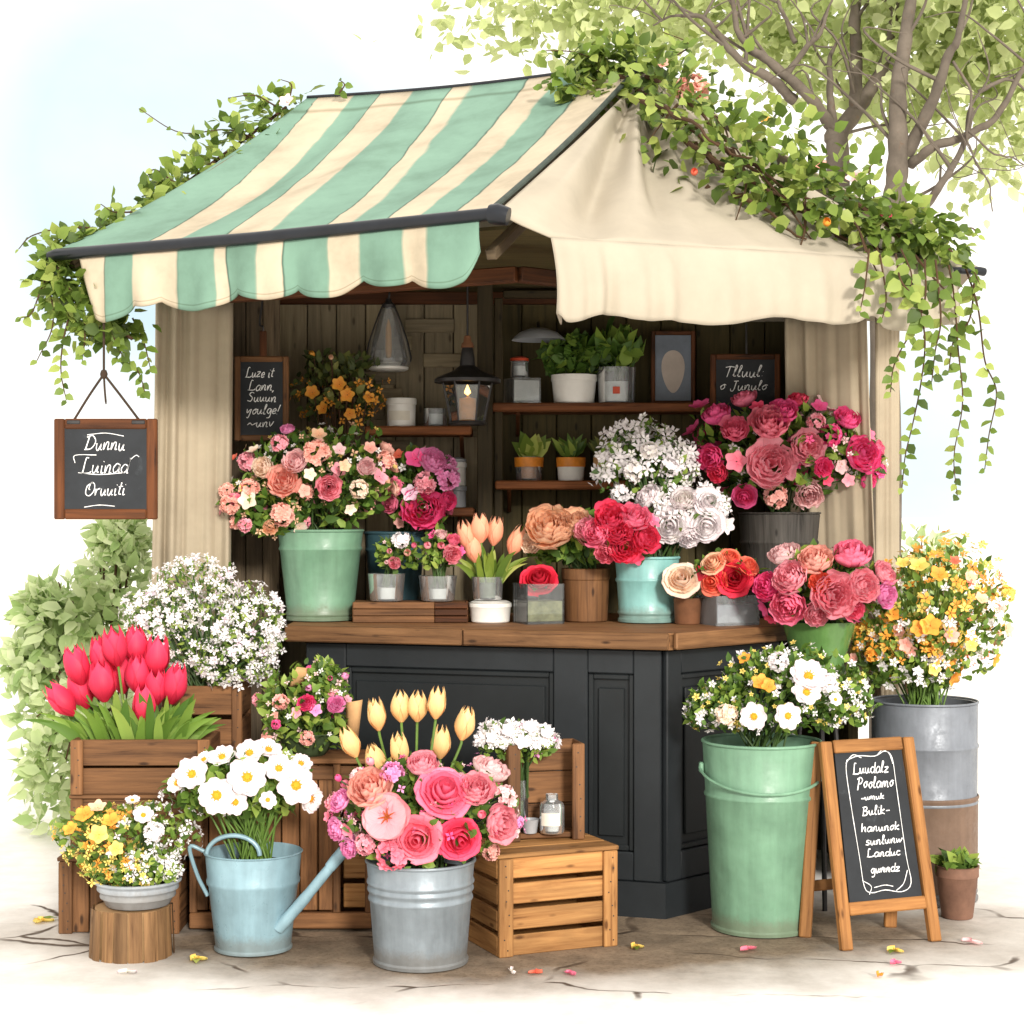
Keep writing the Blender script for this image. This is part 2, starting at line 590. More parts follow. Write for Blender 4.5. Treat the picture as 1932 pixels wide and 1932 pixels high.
    def mesh(self, name, mats, angle=38, shift=None):
        me = bpy.data.meshes.new(name)
        V = np.vstack(self.v)
        if shift is not None:
            V = V - np.asarray(shift, float)
        me.vertices.add(len(V))
        me.vertices.foreach_set('co', V.astype(np.float32).ravel())
        li = np.concatenate([fa.ravel() for fa, _ in self.f])
        tot = np.concatenate([np.full(len(fa), fa.shape[1]) for fa, _ in self.f])
        mi = np.concatenate([np.full(len(fa), m) for fa, m in self.f])
        me.loops.add(len(li))
        me.loops.foreach_set('vertex_index', li.astype(np.int32))
        me.polygons.add(len(tot))
        me.polygons.foreach_set('loop_start', np.concatenate([[0], np.cumsum(tot)[:-1]]).astype(np.int32))
        me.polygons.foreach_set('loop_total', tot.astype(np.int32))
        me.polygons.foreach_set('material_index', mi.astype(np.int32))
        me.polygons.foreach_set('use_smooth', np.ones(len(tot), bool))
        uv = np.vstack(self.uv)
        ul = me.uv_layers.new(name='UVMap')
        ul.data.foreach_set('uv', uv[li].astype(np.float32).ravel())
        for nm, arr in (('rnd', self.r), ('t', self.tt)):
            a = me.attributes.new(nm, 'FLOAT', 'POINT')
            a.data.foreach_set('value', np.concatenate(arr).astype(np.float32))
        me.update(calc_edges=True)
        me.validate()
        for m in mats if isinstance(mats, (list, tuple)) else [mats]:
            me.materials.append(m)
        if angle:
            me.set_sharp_from_angle(angle=math.radians(angle))
        return me


def tag(o, label=None, cat=None, group=None, kind=None):
    for k, v in (('label', label), ('category', cat), ('group', group), ('kind', kind)):
        if v:
            o[k] = v
    return o


def thing(name, label, cat, loc=(0, 0, 0), rz=0.0, group=None):
    o = bpy.data.objects.new(name, None)
    COL.objects.link(o)
    o.empty_display_size = .1
    o.location = loc
    o.rotation_euler = (0, 0, rz)
    return tag(o, label, cat, group)


def part(name, mb, mats, parent=None, local=False, angle=38, solid=0.0):
    """Link mb as one mesh object. World coordinates are shifted to the parent's base unless local."""
    base = None
    root = parent
    while root is not None and root.parent is not None:
        root = root.parent
    if parent is not None and not local:
        base = np.array(root.location)
    me = mb.mesh(name, mats, angle, base)
    o = bpy.data.objects.new(name, me)
    COL.objects.link(o)
    if parent is not None:
        o.parent = parent
    if solid:
        md = o.modifiers.new('thick', 'SOLIDIFY')
        md.thickness = solid
        md.offset = 0
    return o


def unit(a):
    a = np.asarray(a, float)
    return a / (np.linalg.norm(a, axis=-1, keepdims=True) + 1e-12)


def frames(d, up=None, roll=None):
    """x along d, z towards up."""
    d = unit(d)
    n = len(d)
    if up is None:
        up = RNG.normal(size=(n, 3))
    up = np.broadcast_to(np.asarray(up, float), (n, 3))
    z = up - d * np.sum(up * d, 1, keepdims=True)
    z = unit(z + 1e-9)
    y = np.cross(z, d)
    return np.stack([d, y, z], -1)


def face_frames(nrm):
    """z along nrm, random spin."""
    nrm = unit(nrm)
    x = RNG.normal(size=nrm.shape)
    x = unit(x - nrm * np.sum(x * nrm, 1, keepdims=True))
    y = np.cross(nrm, x)
    return np.stack([x, y, nrm], -1)


def sphere_dirs(n):
    return unit(RNG.normal(size=(n, 3)))


def bez(pts, n=12):
    """Smooth curve through pts (Catmull-Rom)."""
    P = [np.asarray(p, float) for p in pts]
    if len(P) < 3:
        return np.array([P[0] + (P[-1] - P[0]) * s for s in np.linspace(0, 1, n)])
    Q = [2 * P[0] - P[1]] + P + [2 * P[-1] - P[-2]]
    out = []
    for i in range(1, len(Q) - 2):
        for s in np.linspace(0, 1, n, endpoint=False):
            a, b, c, d = Q[i - 1:i + 3]
            out.append(.5 * (2 * b + (c - a) * s + (2 * a - 5 * b + 4 * c - d) * s * s + (3 * b - a - 3 * c + d) * s ** 3))
    out.append(P[-1])
    return np.array(out)


# ------------------------------------------------------------------ leaf and flower templates
def leaf_t(w=.27, fold=.07, droop=.10):
    v = np.array([[0, 0, 0], [.3, 0, 0], [.65, 0, -.01], [1, 0, -droop], [.27, w, fold], [.62, w * .86, fold * .8], [.27, -w, fold], [.62, -w * .86, fold * .8]])
    return [(v, [np.array([[0, 1, 4], [2, 3, 5], [1, 0, 6], [3, 2, 7]]), np.array([[1, 2, 5, 4], [2, 1, 6, 7]])], np.array([.2, .4, .6, .8, .9, .9, .7, .7]), 0)]


LEAF = leaf_t()
LEAF_R = leaf_t(.36, .06, .06)
LEAF_N = leaf_t(.16, .05, .18)


def petal_flat(mb, n, length, width, cup=.25, phase=0.0, r0=.08, mi=0, nu=5, nv=5, tip=.5, notch=.0, jit=.06):
    for k in range(n):
        ph = phase + 2 * PI * k / n + random.uniform(-jit, jit)
        L = length * random.uniform(.92, 1.05)
        u, v = np.meshgrid(np.linspace(0, 1, nu), np.linspace(-1, 1, nv), indexing='ij')
        w = width * (np.sin(np.clip(u * .86 + .08, 0, 1) * PI) ** tip)
        r = r0 + (L - r0) * u * (1 - .08 * v * v) - notch * (1 - abs(v)) * u ** 6
        x, y = r, w * v
        z = cup * u ** 1.7 + .10 * v * v * (1 - .4 * u) + random.uniform(-.02, .03) + .03 * np.sin(v * 4 + k)
        P = np.stack([x * math.cos(ph) - y * math.sin(ph), x * math.sin(ph) + y * math.cos(ph), z], -1)
        mb.grid(P, mi, None, u, random.random())


def wrap(mb, ph0, W, rho, h, nu=6, nv=6, tipdrop=.22, curl=0.0, wav=0.0, point=0.0, t0=0.0, t1=1.0, mi=0):
    u, v = np.meshgrid(np.linspace(0, 1, nu), np.linspace(-1, 1, nv), indexing='ij')
    half = W * (.4 + .6 * np.sin(np.clip(u * 1.5, 0, 1) * PI / 2))
    if point:
        half = half * (1 - point * np.clip((u - .45) / .55, 0, 1) ** 1.6)
    ue = u * (1 - tipdrop * v * v)
    k = random.random() * 6
    r = rho(ue) + curl * v * v * ue ** 2 + wav * np.sin(v * 5 + k) * u ** 2
    z = h(ue) + wav * .7 * np.sin(v * 7 + k * 2) * u ** 2
    ph = ph0 + half * v
    P = np.stack([r * np.cos(ph), r * np.sin(ph), z], -1)
    mb.grid(P, mi, None, t0 + (t1 - t0) * u, random.random())


def t_rose(full=6):
    mb = MB()
    ph = 0
    for i in range(full):
        f = i / (full - 1)
        Rm, H = .13 + .85 * f ** .9, .92 - .5 * f
        cnt = [2, 3, 4, 5, 5, 6, 6][i]
        for k in range(cnt):
            rr, hh = Rm * random.uniform(.92, 1.06), H * random.uniform(.92, 1.06)
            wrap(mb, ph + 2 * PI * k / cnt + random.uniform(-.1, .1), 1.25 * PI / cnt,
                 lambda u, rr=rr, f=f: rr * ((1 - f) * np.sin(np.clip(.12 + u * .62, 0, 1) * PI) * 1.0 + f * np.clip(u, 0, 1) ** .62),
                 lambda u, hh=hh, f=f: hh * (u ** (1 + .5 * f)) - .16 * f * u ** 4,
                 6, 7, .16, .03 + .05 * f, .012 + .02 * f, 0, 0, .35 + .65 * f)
        ph += 1.1
    return mb


def t_peony(full=6):
    mb = MB()
    for i in range(full):
        f = i / (full - 1)
        Rm, H = .22 + .78 * f, 1.22 - .34 * f
        cnt = [3, 5, 6, 7, 7, 7][i]
        for k in range(cnt):
            rr, hh = Rm * random.uniform(.85, 1.08), H * random.uniform(.85, 1.08)
            wrap(mb, i * .7 + 2 * PI * k / cnt + random.uniform(-.2, .2), 1.15 * PI / cnt,
                 lambda u, rr=rr, f=f: rr * np.sin(np.clip(.06 + u * (.66 - .16 * f), 0, 1) * PI),
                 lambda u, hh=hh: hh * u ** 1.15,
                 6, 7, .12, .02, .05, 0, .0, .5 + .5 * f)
    return mb


def t_tulip(open_=None):
    mb = MB()
    open_ = random.uniform(.30, .72) if open_ is None else open_
    fat = random.uniform(.90, 1.12)
    for ring in (0, 1):
        for k in range(3):
            ph = ring * PI / 3 + k * 2 * PI / 3 + random.uniform(-.08, .08)
            R = (.40 if ring else .36) * fat
            top = open_ * random.uniform(.7, 1.15)
            wrap(mb, ph, 1.12, lambda u, R=R, top=top: R * np.where(u < .42, np.sin(np.clip(.06 + u / .42 * .44, 0, 1) * PI), 1 - (1 - top) * (np.clip(u - .42, 0, 1) / .58) ** 1.6),
                 lambda u: 1.35 * u, 9, 7, .10, .015, .008, .93, .0, 1.0)
    return mb


def t_daisy(n=7, w=.42):
    mb = MB()
    petal_flat(mb, n, 1.0, w, .22, 0, .08, 0, 5, 5, .55, .06)
    petal_flat(mb, n - 2, .85, w * .9, .34, .4, .08, 0, 5, 5, .55, .06)
    a = np.linspace(0, PI / 2, 4)
    mb.lathe(np.stack([.24 * np.cos(a), .10 + .16 * np.sin(a)], 1), (0, 0, 0), 10, 1)
    for k in range(8):
        d = 2 * PI * k / 8
        mb.tube([(0.1 * math.cos(d), .1 * math.sin(d), .2), (.27 * math.cos(d), .27 * math.sin(d), .30)], .03, 4, 1)
    return mb


def t_anemone():
    mb = MB()
    petal_flat(mb, 6, 1.0, .62, .22, 0, .05, 0, 6, 6, .5, .03)
    petal_flat(mb, 5, .92, .60, .36, .5, .05, 0, 6, 6, .5, .03)
    for k in range(7):
        d = 2 * PI * k / 7 + random.uniform(-.2, .2)
        L = random.uniform(.22, .42)
        mb.tube([(0, 0, .12), (L * .5 * math.cos(d), L * .5 * math.sin(d), .2), (L * math.cos(d), L * math.sin(d), .22)], [.05, .035, .012], 5, 1)
    return mb


def t_floret(n=5):
    mb = MB()
    petal_flat(mb, n, 1.0, .5, .3, 0, .05, 0, 3, 3, .6, 0)
    return mb


def t_small(n=5):
    """Tiny blossom: n kite petals."""
    V, Q, t = [], [], []
    for k in range(n):
        a = 2 * PI * k / n
        for r, da, z in ((.06, 0, 0), (.62, .5, .16), (1.0, 0, .22), (.62, -.5, .16)):
            V.append((r * math.cos(a + da), r * math.sin(a + da), z))
            t.append(r)
        Q.append([4 * k, 4 * k + 3, 4 * k + 2, 4 * k + 1])
    return [(np.array(V), [np.array(Q)], np.array(t), 0)]


SMALL = t_small(5)
SMALL4 = t_small(4)


def t_cluster(n=46, fs=.34):
    mb = MB()
    T = t_floret(5).template()
    d = sphere_dirs(n * 3)
    d = d[d[:, 2] > -.35][:n]
    pos = d * np.array([.78, .78, .66]) * RNG.uniform(.85, 1.08, (len(d), 1))
    mb.scatter(T, pos, face_frames(d + RNG.normal(size=d.shape) * .25), RNG.uniform(.8, 1.15, len(d)) * fs)
    return mb


def t_bud():
    mb = MB()
    for k in range(4):
        wrap(mb, k * PI / 2, 1.2, lambda u: .55 * np.sin(np.clip(.08 + u * .75, 0, 1) * PI), lambda u: 1.3 * u, 5, 5, .15, .02, .01, .5)
    return mb


KINDS = {'rose': t_rose, 'peony': t_peony, 'tulip': t_tulip, 'daisy': t_daisy, 'anemone': t_anemone, 'cluster': t_cluster, 'bud': t_bud, 'floret': t_floret}
CENTRE = {'rose': .45, 'peony': .55, 'tulip': .62, 'daisy': .1, 'anemone': .1, 'cluster': .0, 'bud': .6, 'floret': .1}
PARTNAME = {'rose': 'rose', 'peony': 'peony', 'tulip': 'tulip_bloom', 'daisy': 'daisy', 'anemone': 'anemone', 'cluster': 'flower_cluster', 'bud': 'flower_bud', 'floret': 'open_flower'}
BLOOM = {}


def bloom_mesh(kind, color):
    key = (kind, color)
    var = BLOOM.setdefault(key, [])
    if len(var) < (6 if kind == 'tulip' else 4):
        mb = KINDS[kind]()
        mats = [petal(color), STARC if kind == 'anemone' else YELLOWC]
        var.append(mb.mesh(PARTNAME[kind], mats, 0, (0, 0, CENTRE[kind])))
        return var[-1]
    return random.choice(var)


def put_bloom(parent, p, nrm, size, kind, color, spin=None):
    o = bpy.data.objects.new(PARTNAME[kind], bloom_mesh(kind, color))
    COL.objects.link(o)
    o.parent = parent
    root = parent
    while root.parent is not None:
        root = root.parent
    q = Vector(nrm).normalized().to_track_quat('Z', 'Y')
    rot = q.to_matrix().to_4x4() @ Matrix.Rotation(random.uniform(0, 2 * PI) if spin is None else spin, 4, 'Z')
    o.matrix_local = Matrix.Translation(Vector(p) - root.location) @ rot @ Matrix.Scale(size, 4)
    return o


class Ell:
    """A bouquet's volume: an ellipsoid seen at picture position cx, cy with half sizes rx, rz in picture units, ry metres deep."""

    def __init__(self, cx, cy, Y, rx, rz, ry=None):
        self.k = Y / F
        self.c = at(cx, cy, Y)
        self.r = np.array([rx * self.k, rx * self.k * .8 if ry is None else ry, rz * self.k])
        self.ld = sphere_dirs(26)
        self.la = RNG.uniform(-.30, .26, 26)

    def lobes(self, d):
        return 1 + np.clip(np.exp(14 * (d @ self.ld.T - 1)) @ self.la, -.34, .30)

    def hit(self, px, py):
        o = np.array([0, 0, EYE])
        d = unit(at(px, py, 1.0) - o)
        oo, dd = (o - self.c) / self.r, d / self.r
        a, b, c = dd @ dd, oo @ dd, oo @ oo - 1
        disc = b * b - a * c
        s = (-b - math.sqrt(disc)) / a if disc > 0 else -b / a
        p = o + d * s
        n = (p - self.c) / self.r ** 2
        return p, n / (np.linalg.norm(n) + 1e-9)

    def sample(self, n, lo=.5, hi=1.0, zmin=-.8, pw=2.0):
        d = sphere_dirs(int(n * 1.9) + 8)
        d = d[d[:, 2] > zmin][:n]
        r = (lo + (hi - lo) * RNG.random(len(d)) ** (1 / pw)) * self.lobes(d)
        p = d * r[:, None]
        return self.c + p * self.r, unit(d / self.r), p


def front_of(e, px, py):
    """Of a bouquet's volumes the one whose surface is met first at px, py."""
    if len(e) == 1:
        return e[0]
    inside = [q for q in e if np.linalg.norm((np.array([px, py]) - [CX + (q.c[0] / q.c[1]) * F, CX - (q.c[2] - EYE) / q.c[1] * F]) / [q.r[0] / q.k, q.r[2] / q.k]) < 1]
    if not inside:
        return min(e, key=lambda q: np.linalg.norm((q.hit(px, py)[0] - q.c) / q.r))
    return min(inside, key=lambda q: q.hit(px, py)[0][1])


def bouquet(name, label, cat, base, ell, blooms=(), leaves=(500, 26, None), fills=(), stems=14, group=None, tulips=(), sprays=0, leaf_t_=None, up=.35, stem_mat=None, zmin=-.8, extra=()):
    """base: world point at the mouth of the vessel. blooms: (px, py, r, kind, colour). fills: (n, size, colour, filter)."""
    e = ell if isinstance(ell, list) else [ell]
    e0 = e[0]
    root = thing(name, label, cat, tuple(base), 0, group)
    k = e0.k
    # stems
    mb = MB()
    b = np.asarray(base, float)
    for j in range(stems):
        ee = random.choice(e)
        p, _, _ = ee.sample(1, .2, .8, -.2)
        p = p[0]
        s = b + np.array([random.uniform(-1, 1), random.uniform(-1, 1), 0]) * .25 * np.array([ee.r[0], ee.r[1], 0]) + [0, 0, -.05]
        m = (s + p) / 2 + np.array([0, 0, .02])
        mb.tube(bez([s, m, p], 4), .0035, 5)
    for px, py, r, kind, c in blooms:
        ee = front_of(e, px, py)
        p, n = ee.hit(px, py)
        mb.tube(bez([b + [random.uniform(-.03, .03), random.uniform(-.03, .03), -.04], (b + p) / 2 + np.array([0, 0.01, .03]), p - n * r * k * .3], 4), .003, 5)
    if mb.n:
        part('stems', mb, stem_mat or STEM_D, root)
    # leaves
    nl, sz, lm = leaves
    if nl:
        mb = MB()
        for ee in e:
            n_ = int(nl / len(e))
            p, d, q = ee.sample(n_, .35, 1.0, zmin, 2.0)
            dd = d * .8 + RNG.normal(size=d.shape) * .55 + np.array([0, -.1, up])
            mb.scatter(leaf_t_ or LEAF, p - unit(dd) * sz * ee.k * .5, frames(dd, d + RNG.normal(size=d.shape) * .5 + np.array([0, -.3, .4])), RNG.uniform(.6, 1.25, len(p)) * sz * ee.k)
        part('foliage', mb, lm or L_MID, root, angle=0)
    # small blossoms
    for fi in fills:
        n_, fs, c, flt = (fi + (None,))[:4]
        mb = MB()
        for ee in e:
            p, d, q = ee.sample(int(n_ / len(e) * (2.2 if flt else 1)), .72, 1.06, zmin, 1.2)
            if flt:
                kk = np.array([flt(x) for x in q])
                p, d = p[kk], d[kk]
            mb.scatter(SMALL if random.random() < .5 else SMALL4, p, face_frames(d + RNG.normal(size=d.shape) * .45 + np.array([0, -.35, .1])), RNG.uniform(.65, 1.25, len(p)) * fs * ee.k)
        if mb.n:
            part('blossoms', mb, petal(c), root, angle=0)
    # blooms all round, between the ones the picture places
    taken = [(e[0].hit(px, py)[0], r * k) for px, py, r, kind, c in blooms]
    for n_, r, kinds, cols in extra:
        for ee in e:
            p, d, q = ee.sample(n_ * 6 // len(e), .97, 1.0, -.6)
            got = 0
            for a, b_, q_ in zip(p, d, q):
                rr_ = r * k * random.uniform(.75, 1.2)
                if q_[2] > .72 or got >= n_ // len(e) or any(np.linalg.norm(a - t0) < .85 * (rr_ + t1) for t0, t1 in taken):
                    continue
                taken.append((a, rr_))
                got += 1
                put_bloom(root, a, unit(b_ + np.array([0, -.3, .2]) + RNG.normal(size=3) * .15), rr_, random.choice(kinds), random.choice(cols))
    # large blooms
    for px, py, r, kind, c in blooms:
        ee = front_of(e, px, py)
        p, n = ee.hit(px, py)
        nn = unit(n * .9 + np.array([0, -.35, .25]) + RNG.normal(size=3) * .12)
        put_bloom(root, p + n * r * ee.k * .15, nn, r * ee.k * (1.04 if kind in ('peony', 'rose') else 1.0), kind, c)
    return root


def tulip_bunch(name, label, base, heads, Y, color, hs, leaf_n=30, leaf_len=.2, leaf_w=.028, lmat=None, spread=.12, parent=None, group=None, depth=.06, bw=None):
    """heads: (px, py, tilt in degrees) of each bloom's middle; hs bloom height in picture units."""
    k = Y / F
    root = parent or thing(name, label, 'flowers', tuple(base), 0, group)
    b = np.asarray(base, float)
    rl = np.array(root.location)
    for px, py, tilt in heads:
        yy = Y + random.uniform(-depth, depth)
        p = at(px, py, yy)
        ax = np.array([math.sin(math.radians(tilt)), random.uniform(-.15, .1), math.cos(math.radians(tilt))])
        ax = unit(ax)
        size = hs * k / 1.35 * random.uniform(.94, 1.06)
        o = put_bloom(root, p, ax, size, 'tulip', color)
        foot = b + np.array([(p[0] - b[0]) * .35, (p[1] - b[1]) * .5, -.03])
        q = p - ax * size * .62
        mb = MB().tube(bez([foot, foot + (q - foot) * .5 + np.array([(q[0] - foot[0]) * .05, 0, .02]), q - ax * .02, q], 5), .0042, 6)
        part('stem', mb, STEM, root)
    mb = MB()
    for j in range(leaf_n):
        f = random.uniform(-1, 1)
        s = b + np.array([f * spread * .8, random.uniform(-1, 1) * depth * .8, -.03])
        lean = f * .42 + random.uniform(-.22, .22)
        L = leaf_len * random.uniform(.65, 1.15)
        d = unit(np.array([lean, random.uniform(-.45, .25), 1.0]))
        side = unit(np.cross(d, [random.uniform(-.4, .4), -1, 0]))
        nrm = np.cross(side, d)
        u = np.linspace(0, 1, 8)
        ctr = s + d * (L * u)[:, None] + np.array([lean * .55, -.06, -.12 - .3 * abs(lean)])[None] * (L * u ** 2.6)[:, None]
        w = leaf_w * np.sin(np.clip(.16 + u * .84, 0, 1) * PI) ** .8 * random.uniform(.7, 1.1)
        P = np.stack([ctr - side * w[:, None] + nrm * (w * .35)[:, None], ctr, ctr + side * w[:, None] + nrm * (w * .35)[:, None]], 1)
        mb.grid(P, 0, None, np.broadcast_to(u[:, None], (8, 3)), random.random())
    if leaf_n:
        part('foliage', mb, lmat or L_TULIP, root, angle=0)
    return root


# ------------------------------------------------------------------ setting: ground
def build_ground():
    m, t = new_mat('limestone_paving')
    co = t.n('ShaderNodeTexCoord').outputs['Object']
    dn = t.n('ShaderNodeTexNoise')
    dn.inputs['Scale'].default_value = 2.2
    dn.inputs['Detail'].default_value = 4
    t.l(co, dn.inputs['Vector'])
    vm = t.n('ShaderNodeVectorMath', operation='SCALE')
    sub = t.n('ShaderNodeVectorMath', operation='SUBTRACT')
    t.l(dn.outputs['Color'], sub.inputs[0])
    sub.inputs[1].default_value = (.5, .5, .5)
    t.l(sub.outputs[0], vm.inputs[0])
    vm.inputs['Scale'].default_value = .28
    ad = t.n('ShaderNodeVectorMath', operation='ADD')
    t.l(co, ad.inputs[0])
    t.l(vm.outputs[0], ad.inputs[1])
    mp = t.n('ShaderNodeMapping')
    mp.inputs['Scale'].default_value = (1.1, 2.3, 1)
    mp.inputs['Rotation'].default_value = (0, 0, .12)
    t.l(ad.outputs[0], mp.inputs['Vector'])
    vo = t.n('ShaderNodeTexVoronoi', feature='DISTANCE_TO_EDGE')
    vo.inputs['Scale'].default_value = 1.0
    vo.inputs['Randomness'].default_value = .85
    t.l(mp.outputs[0], vo.inputs['Vector'])
    vc = t.n('ShaderNodeTexVoronoi', feature='F1')
    vc.inputs['Scale'].default_value = 1.0
    vc.inputs['Randomness'].default_value = .85
    t.l(mp.outputs[0], vc.inputs['Vector'])
    # tan patch of paving in front of the stall; the rest is pale
    px = t.n('ShaderNodeMapping')
    px.inputs['Location'].default_value = (-.05 / 2.1, -5.85 / .85, 0)
    px.inputs['Scale'].default_value = (1 / 2.1, 1 / .85, 0)
    t.l(ad.outputs[0], px.inputs['Vector'])
    ln = t.n('ShaderNodeVectorMath', operation='LENGTH')
    t.l(px.outputs[0], ln.inputs[0])
    big = t.noise(co, 1.6, 5, .6)
    s1 = t.n('ShaderNodeMath', operation='MULTIPLY_ADD')
    t.l(big, s1.inputs[0])
    s1.inputs[1].default_value = .7
    s1.inputs[2].default_value = -.35
    s2 = t.n('ShaderNodeMath', operation='ADD')
    t.l(ln.outputs['Value'], s2.inputs[0])
    t.l(s1.outputs[0], s2.inputs[1])
    mask = t.ramp(s2.outputs[0], [(.5, (1, 1, 1, 1)), (1.1, (0, 0, 0, 1))])
    fine = t.noise(co, 9, 6, .7)
    tan = t.ramp(fine, [(.3, lin('#6f6254')), (.7, lin('#a08e79'))])
    tone = t.ramp(vc.outputs['Color'], [(.2, (.88, .87, .86, 1)), (.8, (1.06, 1.05, 1.04, 1))])
    tan = t.mix(1.0, tan, tone, 'MULTIPLY')
    grit = t.ramp(t.noise(co, 60, 4, .8), [(.36, (.62, .58, .54, 1)), (.5, (1, 1, 1, 1))])
    tan = t.mix(.8, tan, t.mix(1.0, tan, grit, 'MULTIPLY'))
    pale = t.ramp(fine, [(.3, lin('#e9e4dc')), (.7, lin('#f6f4f0'))])
    c = t.mix(mask, pale, tan)
    crack = t.ramp(vo.outputs['Distance'], [(.006, (1, 1, 1, 1)), (.016, (0, 0, 0, 1))])
    br = t.ramp(t.noise(co, 3.1, 2, .5), [(.44, (0, 0, 0, 1)), (.56, (1, 1, 1, 1))])
    ck = t.n('ShaderNodeMath', operation='MULTIPLY')
    t.l(crack, ck.inputs[0])
    t.l(br, ck.inputs[1])
    near = t.ramp(s2.outputs[0], [(.9, (1, 1, 1, 1)), (1.5, (0, 0, 0, 1))])
    ck2 = t.n('ShaderNodeMath', operation='MULTIPLY')
    t.l(ck.outputs[0], ck2.inputs[0])
    t.l(near, ck2.inputs[1])
    c = t.mix(ck2.outputs[0], c, lin('#54463a'))
    inv = t.n('ShaderNodeMath', operation='SUBTRACT')
    inv.inputs[0].default_value = 1.0
    t.l(ck2.outputs[0], inv.inputs[1])
    hh = t.n('ShaderNodeMath', operation='MULTIPLY_ADD')
    t.l(fine, hh.inputs[0])
    hh.inputs[1].default_value = .3
    t.l(inv.outputs[0], hh.inputs[2])
    t.principled(c, .85, 0, t.bump(hh.outputs[0], .35, .01), .2)
    mb = MB()
    R = 400
    mb.add([(-R, -R, 0), (R, -R, 0), (R, R, 0), (-R, R, 0)], [np.array([[0, 1, 2, 3]])])
    o = part('ground', mb, m)
    tag(o, None, None, None, 'structure')


build_ground()

# ------------------------------------------------------------------ the stall
CL, CC, CR = np.array([-.80, 6.42]), np.array([.525, 6.0]), np.array([1.02, 6.50])
BACK_Y = 7.30
P1, P2 = at(98, 478, 6.03), at(925, 400, 5.20)
R1, R2 = at(580, 186, 7.15), at(1215, 118, 6.60)
PF, P4 = at(1040, 448, 5.22), at(1845, 505, 5.86)


def s_of(px, A, B):
    k = (px - CX) / F
    d = B - A
    return (k * A[1] - A[0]) / (d[0] - k * d[1])


def z3(p, z):
    return np.array([p[0], p[1], z])


